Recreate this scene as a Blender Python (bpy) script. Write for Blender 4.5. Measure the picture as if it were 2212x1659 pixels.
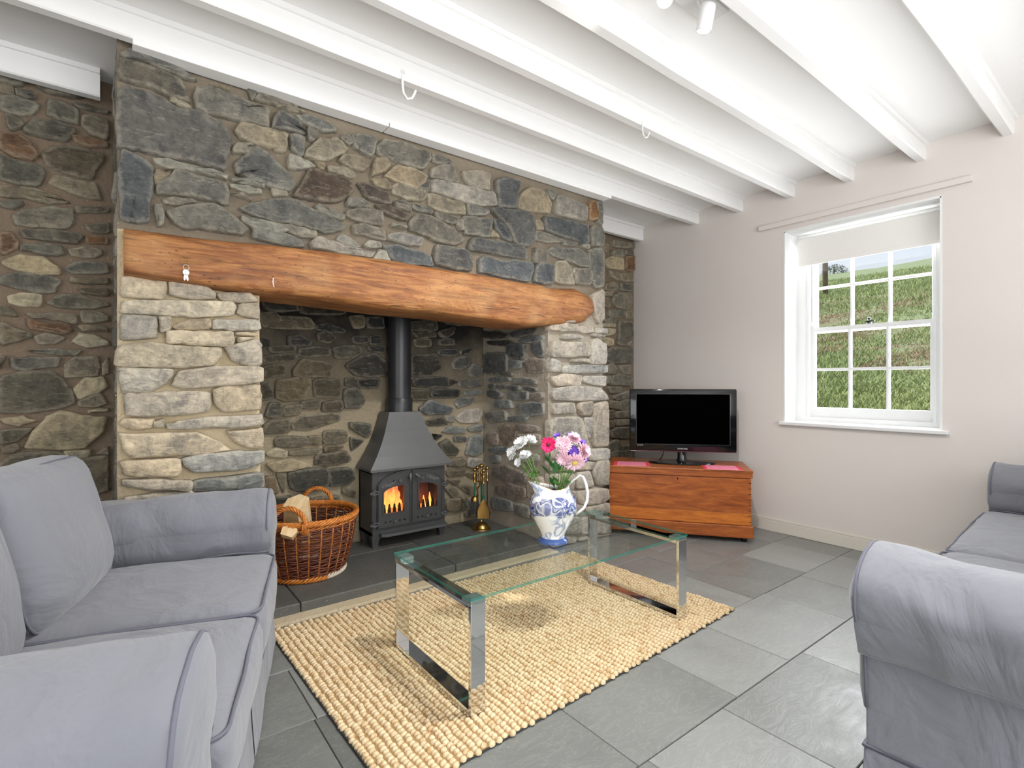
import bpy, bmesh, math, random
from mathutils import Vector, Matrix, noise
random.seed(7)
for o in list(bpy.data.objects): bpy.data.objects.remove(o)
SC = bpy.context.scene
COL = SC.collection
PI = math.pi
# ------------------------------------------------------------------ camera
XW = 4.0825; CZ = 2.68; HZ = 0.06; CAMH = 1.15
D2 = Vector((.6088, .7934)); R2 = Vector((.7934, -.6088))
cam = bpy.data.objects.new('camera', bpy.data.cameras.new('camera'))
COL.objects.link(cam); SC.camera = cam
cam.data.sensor_width = 36; cam.data.lens = 36 * 1116 / 2212
cam.location = (0, 0, CAMH)
cam.rotation_euler = (PI / 2, 0, -math.atan2(D2.x, D2.y))
cam.data.clip_start = .02; cam.data.clip_end = 300
# ------------------------------------------------------------------ world, sun, area lights, exposure
W = bpy.data.worlds.new('sky'); SC.world = W; W.use_nodes = True
nt = W.node_tree; nt.nodes.clear()
wo = nt.nodes.new('ShaderNodeOutputWorld'); bg = nt.nodes.new('ShaderNodeBackground')
tc = nt.nodes.new('ShaderNodeTexCoord'); sp = nt.nodes.new('ShaderNodeSeparateXYZ'); cr = nt.nodes.new('ShaderNodeValToRGB')
nt.links.new(tc.outputs['Generated'], sp.inputs[0]); nt.links.new(sp.outputs['Z'], cr.inputs[0])
nt.links.new(cr.outputs[0], bg.inputs[0]); nt.links.new(bg.outputs[0], wo.inputs[0])
e = cr.color_ramp.elements
e[0].position = .16; e[0].color = (.50, .52, .54, 1); e[1].position = .27; e[1].color = (.30, .40, .53, 1)
x_ = e.new(.8); x_.color = (.20, .33, .56, 1)
bg.inputs[1].default_value = 0.95
def lamp(name, kind, loc, rot, energy, color=(1, 1, 1), size=None, size_y=None, spot=None):
    L = bpy.data.lights.new(name, kind); L.energy = energy; L.color = color
    if kind == 'AREA':
        L.shape = 'RECTANGLE'; L.size = size; L.size_y = size_y or size
    if kind == 'SPOT': L.spot_size = spot; L.spot_blend = .6; L.shadow_soft_size = size
    o = bpy.data.objects.new(name, L); COL.objects.link(o); o.location = loc; o.rotation_euler = rot
    return o
sun = lamp('sun_light', 'SUN', (0, 0, 20), (0, 0, 0), 2.2, (1, .96, .9))
sun.rotation_euler = Vector((.45, -.5, -.75)).to_track_quat('-Z', 'Y').to_euler()
sun.data.angle = .02
# fill lamps at two added windows behind the camera; daylight of the right-wall window
lamp('near_window_fill', 'AREA', (1.0, -2.52, 1.45), (PI / 2, 0, 0), 62, (.96, .98, 1), 3.2, 1.9)
lamp('left_window_fill', 'AREA', (-2.52, -.3, 1.45), (PI / 2, 0, -PI / 2), 34, (.96, .98, 1), 2.6, 1.9)
lamp('daylight_right_window', 'AREA', (4.46, 1.4, 1.6), (PI / 2, 0, PI / 2), 21, (.94, .98, 1), .72, 1.28)
# added fill lamp aimed up at the ceiling behind the camera
lamp('ceiling_fill', 'AREA', (.8, -1.3, .9), (PI, 0, 0), 62, (.97, .98, 1), 3.4, 2.0)
VS = SC.view_settings
VS.view_transform = 'Standard'; VS.look = 'None'; VS.gamma = 1; VS.use_curve_mapping = False
VS.exposure = 0.8

# ------------------------------------------------------------------ materials
def lin(c):
    return tuple(((x / 255) / 12.92 if x / 255 <= .04045 else ((x / 255 + .055) / 1.055) ** 2.4) for x in c) + (1,)
class NT:
    def __init__(s, name):
        s.m = bpy.data.materials.new(name); s.m.use_nodes = True; s.t = s.m.node_tree
        s.b = s.t.nodes['Principled BSDF']; s.out = s.t.nodes['Material Output']
    def n(s, t, **k):
        x = s.t.nodes.new('ShaderNode' + t)
        for a, v in k.items(): setattr(x, a, v)
        return x
    def l(s, a, b): s.t.links.new(a, b)
    def coord(s, scale=(1, 1, 1), kind='Object', rnd=False, rot=(0, 0, 0)):
        c = s.n('TexCoord'); mp = s.n('Mapping'); mp.inputs['Scale'].default_value = scale; mp.inputs['Rotation'].default_value = rot
        s.l(c.outputs[kind], mp.inputs[0])
        if rnd:
            oi = s.n('ObjectInfo'); mu = s.n('Math', operation='MULTIPLY'); mu.inputs[1].default_value = 37
            s.l(oi.outputs['Random'], mu.inputs[0]); s.l(mu.outputs[0], mp.inputs['Location'])
        return mp.outputs[0]
    def noise(s, vec, scale, detail=5, rough=.6, dist=0):
        x = s.n('TexNoise'); x.inputs['Scale'].default_value = scale; x.inputs['Detail'].default_value = detail
        x.inputs['Roughness'].default_value = rough; x.inputs['Distortion'].default_value = dist
        if vec: s.l(vec, x.inputs['Vector'])
        return x.outputs['Fac']
    def ramp(s, fac, stops):
        r = s.n('ValToRGB'); el = r.color_ramp.elements
        while len(el) < len(stops): el.new(.5)
        for e_, (p, c) in zip(el, stops): e_.position = p; e_.color = c if len(c) == 4 else lin(c)
        s.l(fac, r.inputs[0]); return r.outputs[0]
    def mix(s, fac, a, b, mode='MIX'):
        x = s.n('Mix', data_type='RGBA', blend_type=mode)
        if isinstance(fac, (int, float)): x.inputs[0].default_value = fac
        else: s.l(fac, x.inputs[0])
        for i, v in ((6, a), (7, b)):
            if isinstance(v, tuple): x.inputs[i].default_value = v if len(v) == 4 else lin(v)
            else: s.l(v, x.inputs[i])
        return x.outputs[2]
    def bump(s, h, strength, dist=.01, normal=None):
        b = s.n('Bump'); b.inputs['Strength'].default_value = strength; b.inputs['Distance'].default_value = dist
        s.l(h, b.inputs['Height'])
        if normal: s.l(normal, b.inputs['Normal'])
        s.l(b.outputs[0], s.b.inputs['Normal']); return b.outputs[0]
    def set(s, color=None, rough=None, metal=None, **k):
        if color is not None:
            if isinstance(color, tuple): s.b.inputs['Base Color'].default_value = color if len(color) == 4 else lin(color)
            else: s.l(color, s.b.inputs['Base Color'])
        if rough is not None:
            if isinstance(rough, (int, float)): s.b.inputs['Roughness'].default_value = rough
            else: s.l(rough, s.b.inputs['Roughness'])
        if metal is not None: s.b.inputs['Metallic'].default_value = metal
        for a, v in k.items(): s.b.inputs[a].default_value = v
        return s.m
def plain(name, c, rough=.5, metal=0, bump=0, bscale=30, var=0, **k):
    t = NT(name); v = t.coord()
    col = c
    if var: col = t.mix(t.noise(v, bscale * .3), tuple(max(0, x - var) for x in c), tuple(min(255, x + var) for x in c))
    t.set(col, rough, metal, **k)
    if bump: t.bump(t.noise(v, bscale), bump, .004)
    return t.m
M = {}
M['ceiling'] = plain('painted_ceiling', (236, 235, 233), .6, bump=.15, bscale=12)
M['beamw'] = plain('painted_beam', (236, 235, 233), .5, bump=.25, bscale=14, var=2)
M['wallw'] = plain('painted_wall', (214, 207, 201), .8, bump=.3, bscale=6, var=3)
M['white'] = plain('white_gloss_paint', (224, 224, 223), .35)
M['reveal'] = plain('reveal_paint', (226, 226, 225), .7, bump=.2, bscale=9)
M['trimw'] = plain('cream_skirting_paint', (214, 208, 196), .4)
M['blind'] = plain('roller_blind_cloth', (232, 229, 224), .8, bump=.1, bscale=200)
def stone_mat():
    t = NT('rubble_stone'); v = t.coord(rnd=True); oi = t.n('ObjectInfo')
    n1 = t.noise(v, 4.5, 9, .7, .8); n2 = t.noise(v, 26, 8, .75, .6); n3 = t.noise(t.coord((1, 1, 3.5), rnd=True), 13, 8, .7, 1.6)
    a = t.mix(t.ramp(n1, [(.34, (0, 0, 0, 1)), (.64, (1, 1, 1, 1))]), (.50, .52, .55, 1), (1.30, 1.27, 1.20, 1))
    c = t.mix(1, oi.outputs['Color'], a, 'MULTIPLY')
    b = t.mix(t.ramp(n2, [(.36, (0, 0, 0, 1)), (.68, (1, 1, 1, 1))]), (.62, .62, .63, 1), (1.30, 1.28, 1.24, 1))
    c = t.mix(1, c, b, 'MULTIPLY')
    at = t.n('Attribute', attribute_name='rim'); rm = t.n('Math', operation='MULTIPLY'); t.l(at.outputs['Fac'], rm.inputs[0]); t.l(n2, rm.inputs[1])
    # limewash and mortar smears: along the edges and in streaks
    pale = t.mix(.5, t.mix(1, oi.outputs['Color'], (1.7, 1.66, 1.56, 1), 'MULTIPLY'), (188, 178, 158))
    c = t.mix(t.ramp(n3, [(.55, (0, 0, 0, 1)), (.70, (.75, .75, .75, 1))]), c, pale)
    c = t.mix(t.ramp(rm.outputs[0], [(.28, (0, 0, 0, 1)), (.6, (.85, .85, .85, 1))]), c, pale)
    vo = t.n('TexVoronoi'); vo.feature = 'DISTANCE_TO_EDGE'; vo.inputs['Scale'].default_value = 7; t.l(t.coord((1, 1, 2.2), rnd=True, rot=(.3, .5, .2)), vo.inputs['Vector'])
    t.set(c, .88)
    cr_ = t.ramp(vo.outputs['Distance'], [(0, (0, 0, 0, 1)), (.05, (1, 1, 1, 1))])
    h = t.mix(.5, n2, n3)
    h = t.mix(.5, h, n1)
    b1 = t.n('Bump'); b1.inputs['Strength'].default_value = .35; b1.inputs['Distance'].default_value = .006; t.l(cr_, b1.inputs['Height'])
    t.bump(h, 1, .045, b1.outputs[0]); return t.m
M['stone'] = stone_mat()
def mortar(name, c1, c2):
    t = NT(name); v = t.coord(); n1 = t.noise(v, 3.5, 6); n2 = t.noise(v, 60, 4, .7)
    c = t.mix(n1, c1, c2); c = t.mix(t.ramp(n2, [(.6, (0, 0, 0, 1)), (.8, (.5, .5, .5, 1))]), c, (214, 200, 176))
    t.set(c, .95); t.bump(t.mix(.4, n2, t.noise(v, 14, 6)), 1, .02); return t.m
M['mortar'] = mortar('lime_mortar', (112, 99, 82), (150, 138, 120))
M['mortar_pale'] = mortar('pale_mortar', (150, 140, 124), (182, 172, 156))
M['mortar_light'] = mortar('sandy_mortar', (186, 166, 132), (214, 198, 168))
M['mortar_dark'] = mortar('old_brown_mortar', (112, 96, 80), (144, 126, 106))
def firemortar():
    t = NT('sooty_mortar'); v = t.coord(); s = t.n('SeparateXYZ'); t.l(v, s.inputs[0])
    n1 = t.noise(v, 3.5, 6); n2 = t.noise(v, 50, 4, .7)
    base = t.mix(n1, (156, 142, 116), (186, 172, 146))
    ad = t.n('Math', operation='MULTIPLY_ADD'); t.l(n1, ad.inputs[0]); ad.inputs[1].default_value = .7; t.l(s.outputs['Z'], ad.inputs[2])
    so = t.ramp(ad.outputs[0], [(0, (0, 0, 0, 1)), (1, (1, 1, 1, 1))])
    mr = t.n('MapRange'); mr.inputs['From Min'].default_value = 1.15; mr.inputs['From Max'].default_value = 1.95; t.l(ad.outputs[0], mr.inputs[0])
    c = t.mix(mr.outputs[0], base, (34, 30, 27))
    t.set(c, .95); t.bump(n2, 1, .02); return t.m
M['mortar_fire'] = firemortar()
def slate():
    t = NT('slate_tile'); v = t.coord(rnd=True); oi = t.n('ObjectInfo')
    n1 = t.noise(v, 2.2, 6, .55, 1.5); n2 = t.noise(t.coord((1, 2.5, 1), rnd=True), 7, 8, .65, 2)
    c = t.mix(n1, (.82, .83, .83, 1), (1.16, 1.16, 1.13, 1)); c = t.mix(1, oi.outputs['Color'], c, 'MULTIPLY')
    c = t.mix(t.ramp(n2, [(.5, (0, 0, 0, 1)), (.52, (.14, .14, .14, 1)), (.55, (0, 0, 0, 1))]), c, (196, 196, 186))
    r = t.ramp(n1, [(.35, (.3, .3, .3, 1)), (.6, (.46, .46, .46, 1))])
    t.set(c, r); t.b.inputs['Specular IOR Level'].default_value = .6
    t.bump(t.mix(.5, n2, n1), .35, .012); return t.m
M['slate'] = slate()
M['grout'] = plain('dark_joint', (70, 70, 66), .9, bump=.4)
def hearthm():
    t = NT('hearth_slate'); v = t.coord(rnd=True); n1 = t.noise(v, 4, 7, .6, .5); n2 = t.noise(v, 130, 3, .7)
    c = t.mix(n1, (66, 66, 63), (104, 103, 98)); c = t.mix(t.ramp(n2, [(.62, (0, 0, 0, 1)), (.72, (.7, .7, .7, 1))]), c, (190, 186, 176))
    t.set(c, .55); t.bump(t.noise(v, 25, 6), .5, .008); return t.m
M['hearth'] = hearthm()
def wood(name, cols, stretch, scale=6, rough=.5, holes=False, bump=.3):
    t = NT(name); v = t.coord(stretch); n1 = t.noise(v, scale, 8, .62, 1.2); n2 = t.noise(v, scale * 5, 4, .6, .5)
    c = t.ramp(n1, [(.28, cols[0]), (.45, cols[1]), (.6, cols[2]), (.75, cols[3])])
    c = t.mix(t.ramp(n2, [(.35, (.35, .35, .35, 1)), (.6, (0, 0, 0, 1))]), c, cols[0])
    if holes:
        vv = t.coord((3.2, 3.2, 9)); vo = t.n('TexVoronoi'); vo.inputs['Scale'].default_value = 8; t.l(vv, vo.inputs['Vector'])
        mask = t.noise(t.coord(), 3.2, 2)
        m1 = t.ramp(vo.outputs['Distance'], [(.10, (1, 1, 1, 1)), (.18, (0, 0, 0, 1))])
        m2 = t.ramp(mask, [(.44, (0, 0, 0, 1)), (.50, (1, 1, 1, 1))])
        c = t.mix(t.mix(1, m1, m2, 'MULTIPLY'), c, (52, 32, 20))
        n5 = t.noise(t.coord((1.2, 1.2, 4)), 2.6, 6, .7, 1.5)
        c = t.mix(t.ramp(n5, [(.52, (0, 0, 0, 1)), (.68, (.8, .8, .8, 1))]), c, (120, 66, 34))
        n6 = t.noise(t.coord((1, 14, 22)), 2.2, 5, .6, .6); ck = t.ramp(n6, [(.62, (0, 0, 0, 1)), (.66, (.9, .9, .9, 1))]); c = t.mix(ck, c, (70, 42, 24))
        n7 = t.noise(t.coord((1, 1, 1)), 3.4, 3, .6); c = t.mix(t.ramp(n7, [(.5, (0, 0, 0, 1)), (.75, (.28, .28, .28, 1))]), c, (206, 168, 116))
    t.set(c, rough); t.bump(n1, bump, .01); return t.m
M['oak'] = wood('old_oak', [(96, 54, 27), (144, 90, 46), (174, 118, 66), (190, 140, 88)], (1.0, 6, 9), 3.2, .6, True, .7)
M['chest'] = wood('varnished_pine', [(118, 56, 18), (156, 82, 32), (178, 98, 40), (190, 112, 48)], (1.1, 5, 7), 3.5, .33, False, .1)
M['chest2'] = wood('varnished_pine_light', [(156, 80, 26), (190, 106, 38), (206, 122, 46), (212, 132, 54)], (1.1, 5, 7), 3.5, .33, False, .1)
M['log'] = wood('split_log', [(206, 170, 120), (226, 196, 150), (238, 212, 170), (244, 222, 184)], (6, 6, 1), 4, .8)
M['bark'] = wood('log_bark', [(96, 60, 28), (150, 96, 46), (176, 120, 60), (190, 140, 80)], (6, 6, 1), 5, .9)
M['pole'] = wood('weathered_pole', [(96, 80, 66), (126, 106, 90), (142, 122, 104), (154, 136, 118)], (6, 6, 1), 3, .9)
def cloth():
    t = NT('grey_cotton_slipcover'); v = t.coord()
    n = t.noise(v, 2.5, 4); f = t.noise(v, 420, 2, .8)
    c = t.mix(n, (111, 112, 119), (122, 123, 129))
    t.set(c, .92); t.b.inputs['Sheen Weight'].default_value = .25
    w = t.noise(t.coord((1, 1.3, 1)), 3.2, 4, .5, 1.4)
    b1 = t.n('Bump'); b1.inputs['Strength'].default_value = .5; b1.inputs['Distance'].default_value = .05; t.l(w, b1.inputs['Height'])
    t.bump(f, .22, .002, b1.outputs[0]); return t.m
M['cloth'] = cloth()
M['pipe'] = plain('grey_piping', (100, 100, 111), .9)
M['cloth_dark'] = plain('dark_lining', (44, 46, 44), .9)
M['iron'] = plain('cast_iron', (72, 73, 74), .42, .25, bump=.5, bscale=90, var=5)
M['iron2'] = plain('hood_steel', (98, 99, 100), .38, .3, bump=.12, bscale=12, var=7)
M['flue'] = plain('flue_enamel', (44, 45, 47), .36, .2, bump=.1, bscale=10, var=4)
M['soot'] = plain('firebox_black', (20, 18, 17), .95)
M['brass'] = plain('antique_brass', (176, 142, 82), .32, 1, bump=.1, bscale=60, var=16)
M['green'] = plain('green_enamel_rod', (22, 96, 70), .35)
M['bristle'] = plain('dark_bristle', (66, 64, 60), .9)
M['chrome'] = plain('chrome', (226, 227, 228), .05, 1)
M['black'] = plain('black_gloss_plastic', (9, 9, 11), .08)
M['screen'] = plain('tv_screen', (2, 2, 2), .5, **{'Specular IOR Level': 0.0})
M['silver'] = plain('silver_lettering', (205, 205, 208), .4, .3)
M['wick_red'] = wood('dark_willow', [(70, 34, 24), (104, 52, 36), (130, 72, 50), (160, 98, 70)], (5, 5, 5), 6, .5)
M['wick_gold'] = wood('gold_willow', [(164, 88, 30), (196, 116, 42), (214, 140, 62), (226, 164, 92)], (5, 5, 5), 6, .45)
M['wick_pale'] = plain('pale_willow', (206, 192, 172), .6, var=12)
def jute():
    t = NT('jute'); v = t.coord(); n = t.noise(v, 5, 5, .6, .5); f = t.noise(v, 160, 3, .7); f2 = t.noise(t.coord((1, .6, 1)), 45, 4)
    c = t.mix(n, (206, 178, 134), (230, 212, 178)); c = t.mix(t.ramp(f2, [(.5, (0, 0, 0, 1)), (.72, (.8, .8, .8, 1))]), c, (176, 132, 76))
    t.set(c, .95); t.bump(f, .8, .004); return t.m
M['jute'] = jute()
M['jutebase'] = plain('jute_base', (158, 126, 82), .95, bump=.5, bscale=80, var=14)
M['rugshade'] = plain('underlay_edge_shade', (58, 56, 52), .95)
def glass(name, tint, rough=0, ior=1.5):
    t = NT(name); t.set(tint, rough); t.b.inputs['Transmission Weight'].default_value = 1; t.b.inputs['IOR'].default_value = ior; return t.m
def front_only(t, fr, mx):
    ge = t.n('NewGeometry'); sb = t.n('Math', operation='SUBTRACT'); sb.inputs[0].default_value = 1; t.l(ge.outputs['Backfacing'], sb.inputs[1])
    mu = t.n('Math', operation='MULTIPLY'); t.l(fr.outputs[0], mu.inputs[0]); t.l(sb.outputs[0], mu.inputs[1]); t.l(mu.outputs[0], mx.inputs[0])
def tglass():
    t = NT('table_glass'); g = t.n('BsdfGlossy'); g.inputs['Roughness'].default_value = 0; tr = t.n('BsdfTransparent'); tr.inputs[0].default_value = (.95, .985, .97, 1)
    fr = t.n('Fresnel'); fr.inputs[0].default_value = 1.45; mx = t.n('MixShader'); front_only(t, fr, mx); t.l(tr.outputs[0], mx.inputs[1]); t.l(g.outputs[0], mx.inputs[2]); t.l(mx.outputs[0], t.out.inputs[0]); return t.m
M['glass'] = tglass()
def gedge():
    t = NT('green_glass_edge'); t.set((52, 132, 116), .08); tr = t.n('BsdfTransparent'); tr.inputs[0].default_value = (.75, .95, .9, 1); mx = t.n('MixShader'); mx.inputs[0].default_value = .55
    t.l(tr.outputs[0], mx.inputs[1]); t.l(t.b.outputs[0], mx.inputs[2]); t.l(mx.outputs[0], t.out.inputs[0]); return t.m
M['glass_edge'] = gedge()
M['letters'] = plain('raised_lettering', (128, 129, 130), .4, .3)
def pane():
    t = NT('window_glass'); g = t.n('BsdfGlossy'); g.inputs['Roughness'].default_value = 0.0; tr = t.n('BsdfTransparent')
    fr = t.n('Fresnel'); fr.inputs[0].default_value = 1.35; mx = t.n('MixShader'); front_only(t, fr, mx); t.l(tr.outputs[0], mx.inputs[1]); t.l(g.outputs[0], mx.inputs[2]); t.l(mx.outputs[0], t.out.inputs[0]); return t.m
M['pane'] = pane()
M['clear'] = plain('clear_support', (150, 166, 162), .15, .7)
def china():
    t = NT('blue_and_white_china'); v = t.coord(); s = t.n('SeparateXYZ'); t.l(v, s.inputs[0])
    d = t.noise(v, 11, 1, .4, 1.5)
    sw = t.ramp(d, [(.36, (.9, .9, .9, 1)), (.42, (.1, .1, .1, 1)), (.47, (1, 1, 1, 1)), (.52, (.5, .5, .5, 1)), (.56, (1, 1, 1, 1)), (.60, (.1, .1, .1, 1)), (.66, (.8, .8, .8, 1))])
    n2 = t.noise(v, 14, 1, .4, 1.2); sw2 = t.ramp(n2, [(.46, (0, 0, 0, 1)), (.50, (.9, .9, .9, 1)), (.53, (.3, .3, .3, 1)), (.57, (.8, .8, .8, 1)), (.60, (0, 0, 0, 1))])
    ma = t.noise(v, 9, 2)
    zz = t.n('Math', operation='MULTIPLY_ADD'); t.l(ma, zz.inputs[0]); zz.inputs[1].default_value = .12; t.l(s.outputs['Z'], zz.inputs[2])
    band = t.n('ValToRGB'); el = band.color_ramp.elements
    while len(el) < 4: el.new(.5)
    for e_, (p, c) in zip(el, [(.188, 0), (.194, 1), (.272, 1), (.282, .0)]): e_.position = p; e_.color = (c, c, c, 1)
    t.l(zz.outputs[0], band.inputs[0])
    mk = t.ramp(t.noise(v, 6.5, 1), [(.40, (0, 0, 0, 1)), (.47, (1, 1, 1, 1))])
    f1 = t.mix(1, sw, band.outputs[0], 'MULTIPLY'); f2 = t.mix(1, sw2, mk, 'MULTIPLY')
    c = t.mix(f2, (238, 237, 232), (96, 126, 180)); c = t.mix(f1, c, (26, 52, 124))
    t.set(c, .1); return t.m
M['china'] = china()
M['chinaw'] = plain('white_china', (236, 234, 228), .12)
M['chinab'] = plain('blue_china', (72, 100, 160), .12, var=14, bscale=60)
M['gilt'] = plain('gilt_line', (196, 150, 88), .3, .6)
for k, c in dict(petal_white=(250, 250, 247), petal_pink=(244, 206, 218), petal_magenta=(238, 24, 108), petal_purple=(130, 92, 206), eye=(226, 196, 90), eye_dark=(96, 36, 24), stem=(106, 142, 66), leaf=(44, 96, 40), leaf2=(84, 132, 56)).items():
    M[k] = plain(k, c, .6, var=8, bscale=60)
def mat_pink():
    t = NT('pink_place_mat'); v = t.coord(); s = t.n('SeparateXYZ'); t.l(v, s.inputs[0])
    n = t.noise(t.coord((1, 3, 1)), 90, 3, .8)
    inner = t.mix(t.ramp(n, [(.42, (0, 0, 0, 1)), (.58, (1, 1, 1, 1))]), (232, 82, 120), (246, 168, 190))
    ax = t.n('Math', operation='ABSOLUTE'); t.l(s.outputs['X'], ax.inputs[0])
    r = t.ramp(ax.outputs[0], [(.108, (0, 0, 0, 1)), (.110, (1, 1, 1, 1))])
    t.set(t.mix(r, inner, (222, 58, 74)), .5); return t.m
M['mat'] = mat_pink()
M['matedge'] = plain('mat_edge', (206, 150, 96), .6)
def fire():
    t = NT('flames'); v = t.coord(); s = t.n('SeparateXYZ'); t.l(v, s.inputs[0])
    n = t.noise(t.coord((1, 1, .6)), 11, 3, .5, 1.2)
    ad = t.n('Math', operation='MULTIPLY_ADD'); t.l(n, ad.inputs[0]); ad.inputs[1].default_value = .25; t.l(s.outputs['Z'], ad.inputs[2])
    c = t.ramp(ad.outputs[0], [(.2, (1, .5, .12, 1)), (.36, (1, .27, .05, 1)), (.48, (.45, .07, .03, 1)), (.6, (.12, .02, .015, 1))])
    em = t.n('Emission'); t.l(c, em.inputs[0]); em.inputs[1].default_value = 1.7
    t.l(em.outputs[0], t.out.inputs[0]); return t.m
M['fire'] = fire()
def ember():
    t = NT('embers'); em = t.n('Emission'); em.inputs[0].default_value = (1, .28, .06, 1); em.inputs[1].default_value = .6; t.l(em.outputs[0], t.out.inputs[0]); return t.m
M['ember'] = ember()
def bulb():
    t = NT('lit_lens'); em = t.n('Emission'); em.inputs[0].default_value = (1, .98, .94, 1); em.inputs[1].default_value = 14; t.l(em.outputs[0], t.out.inputs[0]); return t.m
M['bulb'] = bulb()
def grassm():
    t = NT('hillside_ground'); v = t.coord(); n = t.noise(v, .55, 8, .75, .4); n2 = t.noise(v, 3, 6, .7)
    s = t.n('SeparateXYZ'); t.l(v, s.inputs[0])
    c = t.mix(n2, (138, 148, 98), (176, 182, 134))
    mr = t.n('ValToRGB'); el = mr.color_ramp.elements
    while len(el) < 4: el.new(.5)
    for e_, (p, k) in zip(el, [(.1, .25), (.16, 1), (.28, 1), (.34, 0)]): e_.position = p; e_.color = (k, k, k, 1)
    dv = t.n('Math', operation='DIVIDE'); t.l(s.outputs['X'], dv.inputs[0]); dv.inputs[1].default_value = 60; t.l(dv.outputs[0], mr.inputs[0])
    m = t.mix(1, t.ramp(n, [(.44, (0, 0, 0, 1)), (.58, (.8, .8, .8, 1))]), mr.outputs[0], 'MULTIPLY')
    c = t.mix(m, c, (158, 130, 104)); t.set(c, .95); t.bump(n2, .6, .1); return t.m
M['ground'] = grassm()
M['grass'] = plain('grass_blades', (156, 166, 106), .8, var=26, bscale=4)
M['grassdry'] = plain('dry_grass', (176, 152, 122), .9, var=16, bscale=4)
M['bush'] = plain('bush_leaves', (70, 92, 60), .9, var=14)

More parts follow.
